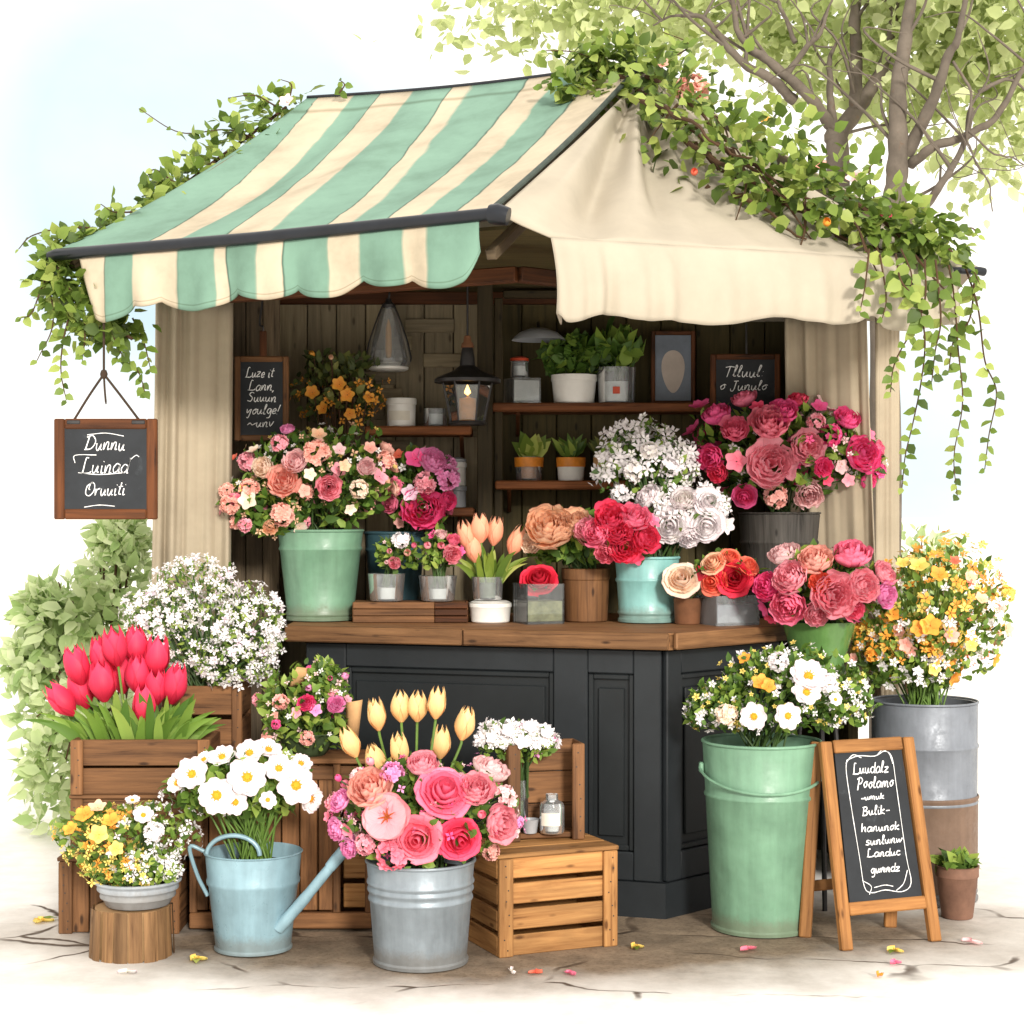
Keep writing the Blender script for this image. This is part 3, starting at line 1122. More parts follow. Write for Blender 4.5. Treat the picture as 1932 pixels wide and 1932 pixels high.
def build_stall():
    st = thing('flower_stall', 'market flower stall with green striped awning, cream side canopy and charcoal panelled counter', 'flower stall', (0, 6.6, 0))
    # --- counter body
    H0, H1 = .90, .958
    left = unit(CL - CC)
    right = unit(CR - CC)
    nl = np.array([left[1], -left[0]])
    nl = nl if nl[1] < 0 else -nl
    nr = np.array([right[1], -right[0]])
    nr = nr if nr[1] < 0 else -nr
    plan = [CL, CC, CR, np.array([1.02, 7.22]), np.array([-.80, 7.22])]

    def prism(mb, pl, z0, z1, mi=0):
        n = len(pl)
        V = [z3(p, z0) for p in pl] + [z3(p, z1) for p in pl]
        for i in range(n):
            a, b = pl[i], pl[(i + 1) % n]
            L = np.linalg.norm(b - a)
            mb.add([z3(a, z0), z3(b, z0), z3(b, z1), z3(a, z1)], [np.array([[0, 1, 2, 3]])], mi, [(0, z0), (L, z0), (L, z1), (0, z1)])
        for z, flip in ((z0, True), (z1, False)):
            V = [z3(p, z) for p in pl]
            idx = list(range(n))
            mb.add(V, [np.array([idx[::-1] if flip else idx])], mi, [(p[0], p[1]) for p in pl])

    def inset(pl, d):
        c = sum(pl) / len(pl)
        out = []
        n = len(pl)
        for i in range(n):
            a, b, e = pl[i - 1], pl[i], pl[(i + 1) % n]
            d1, d2 = unit(b - a), unit(e - b)
            n1, n2 = np.array([-d1[1], d1[0]]), np.array([-d2[1], d2[0]])
            bis = unit(n1 + n2)
            out.append(b + bis * d / max(.3, bis @ n1))
        return out
    body = MB()
    prism(body, inset(plan, .075), 0.10, H0 - .002)
    cb = part('counter_body', body, CHAR_IN, st)
    # framing boards on the two visible faces
    def face(A, B, nrm, vs, rails, pl_name):
        """A->B top view line of the body face; vs: list of (s0,s1) stiles in metres from A; rails: list of (z0,z1)."""
        d = unit(B - A)
        L = np.linalg.norm(B - A)
        M = np.stack([np.append(d, 0), np.append(-nrm, 0), np.array([0, 0, 1.0])], 1)
        mb = MB()
        for s0, s1 in vs:
            c = A + d * (s0 + s1) / 2 + nrm * .011
            mb.box(z3(c, (.12 + H0) / 2 - .002), (s1 - s0, .022, H0 - .124), M, .004)
        for z0, z1 in rails:
            for (a0, a1), (b0, b1) in zip(vs[:-1], vs[1:]):
                c = A + d * (a1 + b0) / 2 + nrm * .010
                mb.box(z3(c, (z0 + z1) / 2), (b0 - a1, .020, z1 - z0), M, .004)
        part('counter_frame', mb, CHAR, cb)
        mb = MB()
        for (a0, a1), (b0, b1) in zip(vs[:-1], vs[1:]):     # raised fields with a moulded border
            w = b0 - a1
            c = A + d * (a1 + b0) / 2
            if w > .1:
                mb.box(z3(c + nrm * .004, .515), (w - .07, .012, .50), M, .005)
                for sx in (-1, 1):
                    mb.box(z3(c + nrm * .006 + d * sx * (w / 2 - .009), .515), (.018, .014, .594), M, .006)
                for sz in (-1, 1):
                    mb.box(z3(c + nrm * .006, .515 + sz * .288), (w - .037, .014, .018), M, .006)
        part('counter_panel', mb, CHAR_IN, cb)
    ip = inset(plan, .073)
    fl, fc, fr = ip[0], ip[1], ip[2]
    Ll = np.linalg.norm(fl - fc)
    # stiles measured from the corner leftwards
    face(fc, fl, nl, [(0, .095), (.255, .375), (1.14, Ll)] if Ll > 1.17 else [(0, .095), (.255, .375), (Ll - .06, Ll)], [(.12, .215), (.815, H0 - .004)], 'l')
    Lr = np.linalg.norm(fr - fc)
    face(fc, fr, nr, [(0, .075), (Lr - .08, Lr)], [(.12, .215), (.815, H0 - .004)], 'r')
    pb = MB()
    prism(pb, inset(plan, .045), 0.0, .118)
    part('counter_plinth', pb, CHAR, cb)
    for q in (fc + nl * .03 + left * .09, ):
        pass
    top = MB()
    # two boards: front lip follows the corner
    M = np.stack([np.append(left, 0), np.append(nl, 0), [0, 0, 1]], 1)
    prism(top, plan, H1 - .006, H1)
    prism(top, inset(plan, .004), H1 - .056, H1 - .006)
    tp = part('counter_top', top, WOOD_TOP, st)
    lip = MB()
    Lc = np.linalg.norm(CL - CC)
    lip.plank(z3(CC + left * .004 + nl * .008, H1 - .027), z3(CC + left * (Lc * .52) + nl * .008, H1 - .027), .056, .02, np.append(nl, 0), .005)
    lip.plank(z3(CC + left * (Lc * .52 + .003) + nl * .008, H1 - .027), z3(CL + nl * .008, H1 - .027), .056, .02, np.append(nl, 0), .005)
    lip.plank(z3(CC + right * .012 + nr * .008, H1 - .027), z3(CR + nr * .008, H1 - .027), .056, .02, np.append(nr, 0), .005)
    part('counter_edge', lip, WOOD_TOP, tp)
    # --- walls behind
    xl, xm, xr = -1.18, -.10, 1.30
    mb = MB()
    z = 0.0
    rows = 0
    xs = list(np.arange(xl, xm, .118)) + [xm]
    for a, b in zip(xs[:-1], xs[1:]):
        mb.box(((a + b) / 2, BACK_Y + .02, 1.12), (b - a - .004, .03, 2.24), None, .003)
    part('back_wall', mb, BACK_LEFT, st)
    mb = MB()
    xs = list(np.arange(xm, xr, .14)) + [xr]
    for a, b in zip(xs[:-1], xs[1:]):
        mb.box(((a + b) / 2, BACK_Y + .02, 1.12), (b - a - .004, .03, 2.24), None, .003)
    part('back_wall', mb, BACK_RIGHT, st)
    part('light_leak_backing', MB().box(((xl + xr) / 2, BACK_Y + .05, 1.12), (xr - xl + .1, .02, 2.24), None, .002), BACK_RIGHT, st)  # unseen sheet added to stop light leaking between the wall boards
    mb = MB()
    pl = [np.array(q) for q in ((-1.24, 6.62), (-.25, 5.78), (.02, 5.66), (.55, 5.84), (1.28, 6.42), (1.28, 7.30), (-1.24, 7.30))]
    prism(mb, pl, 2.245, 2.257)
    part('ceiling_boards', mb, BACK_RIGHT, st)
    mb = MB()
    for j in range(8):          # horizontal battens on the upper left of the back wall
        w = random.uniform(.13, .26)
        x = random.uniform(-.62, -.25)
        mb.box((x, BACK_Y - .003, 1.62 + .07 * j), (w, .012, .055), None, .003)
    part('wall_batten', mb, BACK_LEFT, st)
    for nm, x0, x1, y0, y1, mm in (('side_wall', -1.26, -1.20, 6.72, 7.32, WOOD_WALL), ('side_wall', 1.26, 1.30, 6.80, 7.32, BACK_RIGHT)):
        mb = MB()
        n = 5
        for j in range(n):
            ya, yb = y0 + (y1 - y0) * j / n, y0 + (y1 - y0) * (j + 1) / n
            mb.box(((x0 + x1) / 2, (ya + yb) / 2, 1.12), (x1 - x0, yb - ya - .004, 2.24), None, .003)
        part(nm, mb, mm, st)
    # boarded return beside the left curtain
    mb = MB()
    for j in range(3):
        a = at(432, 0, 7.0)[0] + j * .066
        mb.box((a + .033, 7.0, 1.12), (.063, .025, 2.24), None, .003)
    part('side_panel', mb, WOOD_WALL, st)
    # --- corner post with stepped frame, and the header behind it
    mb = MB()
    x = at(915, 0, 7.05)[0]
    mb.box((x, 7.08, 1.15), (.06, .07, 2.3), None, .004)
    mb.box((x + .052, 7.13, 1.10), (.035, .05, 2.2), None, .004)
    mb.box((x + .26, 7.11, at(0, 530, 7.1)[2]), (.40, .05, .045), None, .004)
    mb.box((x + .25, 7.15, at(0, 548, 7.1)[2] - .01), (.36, .04, .03), None, .004)
    part('corner_post', mb, m_wood('post_wood', lin('#2c2618'), lin('#463c26'), .3), st)
    for px, y0, y1, top in ((415, 6.68, 0, 2.2), (1676, 7.08, 0, 2.12)):
        mb = MB().box((at(px, 0, y0)[0], y0 + .05, top / 2), (.045, .045, top), None, .005)
        part('support_post', mb, WOOD_WALL, st)
    # --- shelves
    for (xa, xb, py, Yf, slope) in ((688, 890, 812, 7.06, 0), (928, 1420, 768, 7.06, -.006), (934, 1200, 915, 7.06, 0), (838, 895, 966, 7.06, 0)):
        za = at(0, py, Yf)[2]
        A, B = at(xa, py, Yf), at(xb, py, Yf)
        mb = MB()
        mb.box(((A[0] + B[0]) / 2, (Yf + BACK_Y) / 2 + .0, za), (B[0] - A[0], BACK_Y - Yf - .004, .034), None, .006)
        s = part('shelf', mb, WOOD_SHELF, st)
        for q in (.1, .9) if xb - xa > 100 else (.5,):
            xx = A[0] + (B[0] - A[0]) * q
            part('shelf_bracket', MB().plank((xx, BACK_Y - .01, za - .10), (xx, Yf + .05, za - .02), .016, .016, (1, 0, 0), .003), WOOD_DARK, s)
    # --- striped roof
    ns, nt = 260, 26
    sg, tg = np.meshgrid(np.linspace(0, 1, ns), np.linspace(0, 1, nt), indexing='ij')
    E = P1 + (P2 - P1) * sg[..., None]
    Rr = R1 + (R2 - R1) * sg[..., None]
    P = E + (Rr - E) * tg[..., None]
    nrm = unit(np.cross(P2 - P1, R1 - P1))
    sag = -.048 * np.sin(PI * tg) * (1 + .25 * np.sin(sg * 9)) + .006 * np.sin(sg * 41 + tg * 3) * np.sin(PI * tg) + .010 * np.sin(sg * 17 + 2 * tg) * np.sin(PI * tg ** .7)
    sag = sag * (1 - .75 * np.clip((sg - .78) / .22, 0, 1))
    P = P + nrm * sag[..., None]
    P[..., 2] += .018 * np.sin(sg * PI) * -tg            # ridge sags a little
    bx = [s_of(b, P1, P2) for b in (270, 330, 424, 506, 612, 660, 725, 787, 855)]
    teal, cream = lin('#94b8a5', .80), lin('#dfd0b7', .85)
    STR = m_stripes('awning_stripes', bx, True, teal, cream)
    ridge_s = np.array([.03, .15, .23, .335, .45, .505, .675, .755, .866])
    uu = np.empty_like(sg)
    for j in range(nt):
        q = np.array(bx) * (1 - tg[0, j]) + ridge_s * tg[0, j]
        uu[:, j] = np.interp(sg[:, j], np.concatenate([[0], q, [1]]), np.concatenate([[0], bx, [1]]))
    mb = MB().grid(P, 0, np.stack([uu, tg], -1))
    aw = part('striped_awning', mb, STR, st, angle=0, solid=.006)
    # rolled hem along the rake edge and the ridge
    mb = MB()
    mb.tube(P[-1, ::2] + np.array([0, 0, .004]), .009, 8)
    part('rake_hem', mb, m_plain('hem_shadow_line', lin('#3c463f'), .7, 0, .3, 30), aw)  # dark hem colour stands in for the outline and shadow line along the rake
    mb = MB()
    mb.tube(P[::4, -1] + np.array([0, 0, .004]), .008, 8)
    part('ridge_pole', mb, BLACKBAR, aw)
    # front valance, scalloped
    A, B = at(152, 478, 5.99), at(907, 402, 5.225)
    na = 150
    s = np.linspace(0, 1, na)
    top = A + (B - A) * s[:, None]
    cusps = [s_of(x, A, B) for x in (148, 258, 305, 452, 562, 688, 778, 910)]
    bot = np.zeros(na)
    for c0, c1 in zip(cusps[:-1], cusps[1:]):
        kq = (s >= c0) & (s <= c1)
        f = (s[kq] - c0) / (c1 - c0)
        bot[kq] = np.sin(PI * np.clip(f, 0, 1)) ** .7 * .030 * min(1.2, (c1 - c0) / .13)
    drop = .172 + .028 * (1 - s) ** 3 + bot + .006 * np.sin(s * 23)
    drop = drop * (1 - .35 * np.clip((s - .965) / .035, 0, 1) ** 2)
    nv = 14
    v = np.linspace(0, 1, nv)
    out = unit(np.array([nl[0], nl[1], 0]))
    fold = (.012 * np.sin(s * 42) + .009 * np.sin(s * 71 + 1))[:, None] * (v ** 1.3)[None]
    Pv = top[:, None, :] - np.array([0, 0, 1]) * (drop[:, None] * v[None])[..., None] + out * (fold + .03 * v[None] * (1 - v[None]) + .012)[..., None]
    lean = np.clip(1 - s / .08, 0, 1)[:, None] * v[None] * .06
    Pv[..., 0] += lean
    vb = [s_of(b, A, B) for b in (205, 256, 340, 410, 432, 490, 540, 625, 683, 765, 810)]
    STV = m_stripes('valance_stripes', vb, False, lin('#8bb09d', .82), lin('#dfd0b7', .88))
    mb = MB().grid(Pv, 0, np.stack([np.broadcast_to(s[:, None], (na, nv)), np.broadcast_to(v[None], (na, nv))], -1))
    part('striped_valance', mb, STV, aw, angle=0, solid=.005)
    # front bar
    mb = MB()
    d = unit(P2 - P1)
    end = P2 + d * .03
    mb.tube([P1 - d * .01 + [0, 0, -.01], P1 + d * .02 + [0, 0, -.006], (P1 + P2) / 2 + [0, -.012, -.014], P2 + [0, -.01, -.008]], [.017, .020, .019, .019], 12)
    bar = part('awning_bar', mb, BLACKBAR, st)
    mb = MB()
    mb.tube([P2 + d * .001 + [0, -.012, -.008], P2 + d * .025 + [0, -.010, -.010], P2 + d * .06 + [0, .0, -.018]], [.028, .031, .026], 12)
    part('bar_end_cap', mb, BLACKBAR, bar)
    # --- cream canopy on the right: fan from the peak to its eave
    cv = bez([PF, at(1250, 462, 5.40), at(1550, 480, 5.64), at(1795, 503, 5.83)], 40)
    base_pts = np.vstack([[P2 + [0.02, .01, .0]], [at(985, 425, 5.22)], cv, [P4]])
    sb_ = np.concatenate([[0], np.cumsum(np.linalg.norm(np.diff(base_pts, axis=0), axis=1))])
    sb_ /= sb_[-1]
    nb = 160
    s = np.linspace(0, 1, nb)
    Eb = np.stack([np.interp(s, sb_, base_pts[:, i]) for i in range(3)], 1)
    apex = R2 + np.array([.015, .0, -.035])
    nt = 40
    tg = np.linspace(0, 1, nt)
    Pb = Eb[:, None] + (apex - Eb)[:, None] * tg[None, :, None]
    nb_ = unit(np.cross(P4 - PF, apex - PF))
    nb_ = nb_ if nb_[1] < 0 else -nb_
    S, T = np.meshgrid(s, tg, indexing='ij')
    amp = np.sin(PI * np.clip(T, 0, 1)) ** .6
    wr = np.clip(S / .06, .15, 1) * (.050 * np.sin(S * 26 + 3 * T) * np.exp(-((S - .15) / .25) ** 2) + .010 * np.sin(S * 37 - 4 * T) + .007 * np.sin(S * 63 + 9 * T)) * amp
    tens = -.085 * np.sin(PI * T) ** 1.0 * (1 - .3 * S) * (.15 + .85 * np.clip(S / .28, 0, 1))
    soft = .045 * T / .16 * np.sin(S * 55) * np.exp(-(T / .12) ** 2) * .35
    Pb = Pb + nb_ * (wr + tens + soft)[..., None]
    mb = MB().grid(Pb, 0)
    cc = part('cream_canopy', mb, CREAM, st, angle=0, solid=.006)
    # its hanging valance
    na = len(cv)
    s = np.linspace(0, 1, na)
    drop = .238 - .03 * s + .010 * np.sin(s * 15 + 2) + .006 * np.sin(s * 31) - .03 * np.exp(-((s - .77) / .03) ** 2)
    drop *= 1 - .10 * np.exp(-(s / .015) ** 2)
    nv = 18
    v = np.linspace(0, 1, nv)
    outr = np.array([.35, -.94, 0])
    fold = (.010 * np.sin(s * 61) + .008 * np.sin(s * 97 + 1) + .012 * np.sin(s * 27))[:, None] * (v[None] ** .6)
    Pv = cv[:, None] - np.array([0, 0, 1]) * (drop[:, None] * v[None])[..., None] + outr * (fold + .045 * np.sin(PI * v[None] * .7) + .002)[..., None]
    part('cream_valance', MB().grid(Pv, 0), CREAM, cc, angle=0, solid=.005)
    # left return of the cream valance, folding back inside
    e0 = Pv[0]
    e1 = e0 + np.array([.02, .32, .0])
    Q = np.stack([e0 + (e1 - e0) * q for q in np.linspace(0, 1, 6)], 0)
    part('valance_return', MB().grid(Q, 0), CREAM, cc, angle=0, solid=.005)
    mb = MB().tube([P4 + [-.10, -.03, -.012], P4 + [.0, -.01, -.012], P4 + [.02, 0, -.014]], [.010, .014, .014], 10)
    part('eave_rod', mb, BLACKBAR, cc)
    # back slope of the roof and left gable
    B1 = np.array([-1.5, 8.1, 2.2])
    B2 = np.array([1.62, 7.0, 2.1])
    bs = []
    for sgv in np.linspace(0, 1, 30):
        a, b = R1 + (R2 - R1) * sgv + [0, .015, -.01], B1 + (B2 - B1) * sgv
        bs.append([a + (b - a) * q for q in np.linspace(0, 1, 12)])
    part('rear_canopy', MB().grid(np.array(bs), 0), CREAM, st, angle=0, solid=.006)
    bs = []
    for sgv in np.linspace(0, 1, 16):
        a, b = apex + [.0, .03, 0], P4 + (B2 - P4) * sgv
        bs.append([a + (b - a) * q for q in np.linspace(0.01, 1, 12)])
    part('side_canopy', MB().grid(np.array(bs), 0), CREAM, st, angle=0, solid=.006)
    # rafters
    for a, b in ((P1 + [0.05, .05, -.03], R1 + [0, 0, -.05]), (P2 + [0, .16, -.10], R2 + [-.02, .08, -.14]), (np.array([-1.23, 7.3, 2.2]), R1 + [0, 0, -.05]), (P4 + [-.1, .08, -.05], R2 + [0, .03, -.07])):
        part('rafter', MB().plank(a, b, .035, .035, (0, 0, 1), .004), WOOD_WALL, st)
    mb = MB()
    mb.plank((-1.26, 6.66, 2.14), (.02, 5.95, 2.14), .05, .05, (0, 0, 1), .004)
    mb.plank((.02, 5.95, 2.14), (1.25, 6.7, 2.10), .05, .05, (0, 0, 1), .004)
    mb.plank((-1.26, 7.3, 2.22), (1.3, 7.3, 2.22), .05, .05, (0, 0, 1), .004)
    part('header_beam', mb, WOOD_DARK, st)
    return st


build_stall()


# ------------------------------------------------------------------ curtains
def curtain(label, top, bot, z_top, z_bot, waves, amp):
    """top/bot: ((x0,y0),(x1,y1)) plan lines at the top and at the bottom."""
    n, m = 90, 24
    s, v = np.meshgrid(np.linspace(0, 1, n), np.linspace(0, 1, m), indexing='ij')
    tp = np.array(top[0]) + (np.array(top[1]) - np.array(top[0])) * s[..., None]
    bt = np.array(bot[0]) + (np.array(bot[1]) - np.array(bot[0])) * s[..., None]
    P = tp + (bt - tp) * (v ** 1.2)[..., None]
    d = unit(np.array(top[1]) - np.array(top[0]))
    nn = np.array([d[1], -d[0]])
    a = amp * (.6 + .4 * v) * (.7 + .5 * np.sin(s * 7 + 1.3 * v) + .25 * np.sin(s * 23)) * (np.sin(s * waves * 2 * PI + .7 * np.sin(3 * v + 1)) + .45 * np.sin(s * waves * 3.7 * PI + 2 * v + 1))
    P = P + nn * a[..., None]
    Z = z_top + (z_bot - z_top) * v
    mb = MB().grid(np.concatenate([P, Z[..., None]], -1), 0)
    o = part('curtain', mb, CURT, None, angle=0, solid=.004)
    tag(o, label, 'curtain', 'curtains at the sides of the stall')
    return o


x = lambda px, Y: at(px, 0, Y)[0]
curtain('long taupe linen curtain hanging behind the framed hanging chalkboard', ((x(294, 6.55), 6.55), (x(440, 6.62), 6.62)), ((x(280, 6.5), 6.5), (x(432, 6.55), 6.55)), 2.14, .45, 4.5, .020)
curtain('pleated taupe curtain behind the magenta and pink peony bouquet', ((x(1482, 6.9), 6.9), (x(1636, 6.75), 6.75)), ((x(1500, 6.9), 6.9), (x(1668, 6.72), 6.72)), 2.1, .6, 4.2, .018)
curtain('narrow pale strip of curtain tied back at the outer right post', ((x(1650, 6.86), 6.86), (x(1698, 6.9), 6.9)), ((x(1650, 6.86), 6.86), (x(1696, 6.9), 6.9)), 2.1, .5, 1.6, .012)


# ------------------------------------------------------------------ vessels
def pail(name, label, cat, px, base_py, Y, rb, rt, top_py, mat, bands=(), wall=.004, seg=48, z0=0.0, rim=.007, foot=True, group=None, ears=False, bail=None, soil=.88, mat2=None):
    """A lathe-turned vessel. rb, rt base and top radius in metres; z0 height of what it stands on."""
    h = at(0, top_py, Y)[2] - z0
    c = (at(px, 0, Y)[0], Y, z0)
    root = thing(name, label, cat, c, random.uniform(0, 6), group)
    R = lambda z: rb + (rt - rb) * z / h
    prof = [(0.001, .002), (rb * .97, .002), (rb, .006)]
    if foot:
        prof += [(rb + .006, .004), (rb + .007, .014), (rb + .002, .020)]
    zs = sorted(bands)
    for b in zs:
        zb = b * h
        prof += [(R(zb - .010), zb - .010), (R(zb) + .004, zb - .004), (R(zb) + .005, zb), (R(zb) + .004, zb + .004), (R(zb + .010), zb + .010)]
    prof += [(rt, h - .006), (rt - wall, h - .004)]
    prof += [(R(h * .3) - wall, h * .3), (rb - wall, .012), (.001, .012)]
    part('body', MB().lathe(prof, (0, 0, 0), seg, wob=.006), mat, root, True)
    if rim:
        a = np.linspace(0, 2 * PI, seg)
        mb = MB()
        t = np.linspace(0, 2 * PI, 10)
        mb.lathe(np.stack([rt + rim * .75 * np.cos(t), h + rim * .75 * np.sin(t)], 1), (0, 0, 0), seg, wob=.006)
        part('rim', mb, mat, root, True)
    if soil:
        part('water' if soil > 1 else 'soil', MB().disc(R(h * min(soil, .9)) - wall - .0005, (0, 0, h * min(soil, .9))), SOIL, root, True)
    if bail is not None:
        root.rotation_euler = (0, 0, 0)
        mb = MB()
        a = np.linspace(PI, 2 * PI, 20)
        zb, dz = bail
        mb.tube(np.stack([(R(zb * h) + .014) * np.cos(a), (R(zb * h) + .016) * np.sin(a), zb * h + dz * np.sin(a)], 1), .005, 8)
        part('handle', mb, mat, root, True)
        for sx in (-1, 1):
            part('ear', MB().box((sx * (R(zb * h) + .008), 0, zb * h), (.016, .032, .034), None, .004), mat, root, True)
    return root, h, c


pail('zinc_bucket', 'galvanised zinc bucket holding pink roses at the front of the stall', 'bucket', 794, 0, gy(1815), .138, .163, 1622, ZINC, (.73, .80, .64))
pail('green_bucket', 'tall sea green metal bucket holding white daisies beside the sandwich board', 'bucket', 1436, 0, 5.93, .158, .192, 1398, GREEN, (.72, ), bail=(.86, .06))
pail('green_bucket', 'pale green enamel bucket holding peach and coral flowers on the counter', 'bucket', 605, 0, 6.72, .120, .157, 1001, GREEN, (.80, .08), z0=.958)
pail('dark_bucket', 'dark teal bucket behind the jars, holding magenta blooms', 'bucket', 745, 0, 6.98, .09, .115, 1005, TEALD, (.8,), z0=.958)
pail('turquoise_bucket', 'small turquoise bucket on the counter under crimson and white blooms', 'bucket', 1221, 0, 6.60, .100, .116, 1052, TURQ, (.16, .66), z0=.958)
pail('grey_tub', 'dark grey slatted wooden tub holding the largest pink peonies', 'tub', 1476, 0, 6.95, .14, .168, 968, WOOD_GREY, (.35, .72), z0=.958, rim=.005)
pail('tall_barrel', 'tall weathered grey barrel holding the yellow and orange spray', 'barrel', 1744, 0, 6.40, .178, .184, 1322, ZINC_D, (.50, .78, .05), rim=.006)


# rusty lower jacket of the barrel is a part of it
def barrel_jacket():
    o = [q for q in bpy.data.objects if q.name.startswith('tall_barrel')][0]
    mb = MB().lathe([(.1818, .045), (.1832, .18), (.1845, .355), (.1880, .36), (.1880, .366), (.1845, .37)], (0, 0, 0), 48, wob=.006)
    tag(part('lower_jacket', mb, BARREL_B, o, True), 'rust brown lower part of the barrel')


barrel_jacket()


def watering_can():
    Y = 5.64
    c = (at(478, 0, Y)[0], Y, 0)
    h = at(0, 1606, Y)[2]
    root = thing('watering_can', 'pale blue metal watering can holding white primroses', 'watering can', c)
    rb, rt = .116, .150
    prof = [(.001, .002), (rb, .003), (rb + .005, .006), (rb + .005, .012), (rb + .001, .017), (rb + .022, h * .66), (rb + .028, h * .69), (rb + .029, h * .72), (rb + .026, h * .75), (rt - .001, h - .004), (rt + .004, h), (rt, h + .003), (rt - .004, h - .004), (rb, .02), (.001, .02)]
    body = part('body', MB().lathe(prof, (0, 0, 0), 48), BLUE, root, True)
    part('soil', MB().disc(rt - .014, (0, 0, h * .86)), SOIL, root, True)
    a = np.linspace(0, PI, 18)
    mb = MB()
    P = np.stack([-.055 + .082 * np.cos(a), -.05 + 0 * a, h - .004 + .062 * np.sin(a)], 1)
    for i, p in enumerate(P):
        pass
    mb.tube(P, .0075, 10)
    part('top_handle', mb, BLUE, root, True)
    k = Y / F
    q = lambda px, py, dy=0.0: at(px, py, Y + dy) - np.array(c)
    mb = MB()
    mb.tube(bez([q(525, 1752, -.08), q(575, 1695, -.10), q(632, 1625, -.11)], 6), [.020] * 3 + [.018] * 4 + [.016] * 4 + [.015] * 2, 14)
    sp = part('spout', mb, BLUE, root, True)
    mb = MB()
    mb.tube([q(622, 1637, -.1085), q(634, 1622, -.11), q(648, 1606, -.112)], [.0175, .0185, .019], 14)
    part('spout_tip', mb, BLUE, sp, True)
    mb = MB()
    mb.tube(bez([q(392, 1690, .0), q(372, 1650, -.0), q(358, 1598, .0), q(386, 1606, 0)], 6), .0065, 8)
    part('back_handle', mb, BLUE, root, True)


watering_can()


# ------------------------------------------------------------------ crates and boxes
def crate(name, label, cat, c, rz, w, d, h, slats, mat, post=.04, th=.012, gap=.014, vertical=False, cols=5, group=None, open_top=True, lid=False, skip_front=False):
    """c: world point of the base centre; w along local x (front at local -y)."""
    root = thing(name, label, cat, c, rz, group)
    for sx in (-1, 1):
        for sy in (-1, 1):
            mb = MB().box((sx * (w / 2 - post / 2), sy * (d / 2 - th / 2), h / 2), (post, th, h), None, .003)
            for q in range(slats):
                for e_ in (-1, 1):
                    zz = h * (q + .5) / slats + e_ * h / slats * .22
                    xx = sx * (w / 2 - post / 2) + random.uniform(-.2, .2) * post
                    mb.tube([(xx, sy * (d / 2 - .001), zz), (xx, sy * (d / 2 + .0012), zz)], .0024, 6, 1)
            part('corner_post', mb, [mat, DARKMETAL], root, True)
    for side in range(4):
        if skip_front and side == 0:
            continue
        mb = MB()
        if side < 2:
            y = (-1 if side == 0 else 1) * (d / 2 - th * 1.5 - .001)
            L = w - .004
        else:
            y = (-1 if side == 2 else 1) * (w / 2 - th / 2 - (0 if not vertical else .0))
            L = d - 2 * th - .006
        hs = (h - gap * (slats - 1)) / slats
        if vertical and side < 2:
            ws = (L - .004 * (cols - 1)) / cols
            for j in range(cols):
                mb.box((-L / 2 + ws / 2 + j * (ws + .004), y, h / 2), (ws, th, h - .004), None, .003)
        else:
            for j in range(slats):
                z = hs / 2 + j * (hs + gap)
                jit = random.uniform(-.002, .002)
                if side < 2:
                    mb.box((0, y + jit * .3, z), (L, th, hs), None, .003)
                else:
                    mb.box((y + jit * .3, 0, z), (th, L, hs), None, .003)
        part('slat_panel', mb, mat, root, True)
    part('base_board', MB().box((0, 0, .012), (w - 2 * th - .006, d - 4 * th - .008, .016), None, .003), mat, root, True)
    if lid:
        mb = MB()
        n = 3
        for j in range(n):
            mb.box((0, -d / 2 + d / n * (j + .5), h + .008), (w + .01, d / n - .004, .014), None, .003)
        part('top_board', mb, mat, root, True)
    return root


# front right crate
A = np.array([at(942, 0, 5.52)[0], 5.52])
B = np.array([at(1166, 0, 5.68)[0], 5.68])
ang = math.atan2(*(B - A)[::-1])
w = float(np.linalg.norm(B - A))
u2, n2 = unit(B - A), np.array([-math.sin(ang), math.cos(ang)])
CRD = .30
cr = (A + B) / 2 + n2 * CRD / 2
CRH = .300
crate('slatted_crate', 'light brown slatted crate standing on the paving right of the zinc bucket', 'crate', (cr[0], cr[1], 0), ang, w, CRD, CRH, 4, WOOD_CRATE, .048, .014, .016, lid=True)
# upright crate on top of it, open to the front
c2 = np.array([at(1022, 0, 5.80)[0], 5.82])
U_H = at(0, 1405, 5.75)[2] - (CRH + .016)
crate('upright_crate', 'upright open crate holding glass bottles, set on the light brown crate', 'crate', (c2[0], c2[1], CRH + .016), ang * .55, .25, .14, U_H, 3, WOOD_MID, .040, .012, .003, skip_front=True)
# left stack
YL = 5.84
crate('boarded_crate', 'brown crate of upright boards on the ground behind the tree stump', 'crate', (at(240, 0, YL + .13)[0], YL + .15, 0), .0, 228 * YL / F, .30, .232, 4, WOOD_MID, .045, .014, .010, vertical=True, cols=4, lid=True)
crate('plank_crate', 'brown plank crate in the middle of the left stack', 'crate', (at(272, 0, YL + .13)[0], YL + .14, .248), .0, 250 * YL / F, .27, .185, 2, WOOD_MID, .04, .014, .012, lid=True)
crate('tulip_crate', 'long shallow brown crate with red tulips, topmost of the left stack', 'crate', (at(275, 0, YL + .10)[0], YL + .12, .449), .02, 262 * YL / F, .25, .176, 2, WOOD_CRATE if False else WOOD_MID, .04, .014, .008)
YB = 6.20
crate('lower_crate', 'brown crate standing on the ground under the crate of white sprays', 'crate', (at(392, 0, YB)[0], YB + .03, 0), .0, 150 * YB / F, .22, .43, 5, WOOD_MID, .035, .012, .012, lid=True)
crate('spray_crate', 'brown slatted crate of tiny white sprays behind the red tulips', 'crate', (at(388, 0, YB)[0], YB + .03, .446), .0, 150 * YB / F, .22, .325, 3, WOOD_MID, .035, .012, .016)
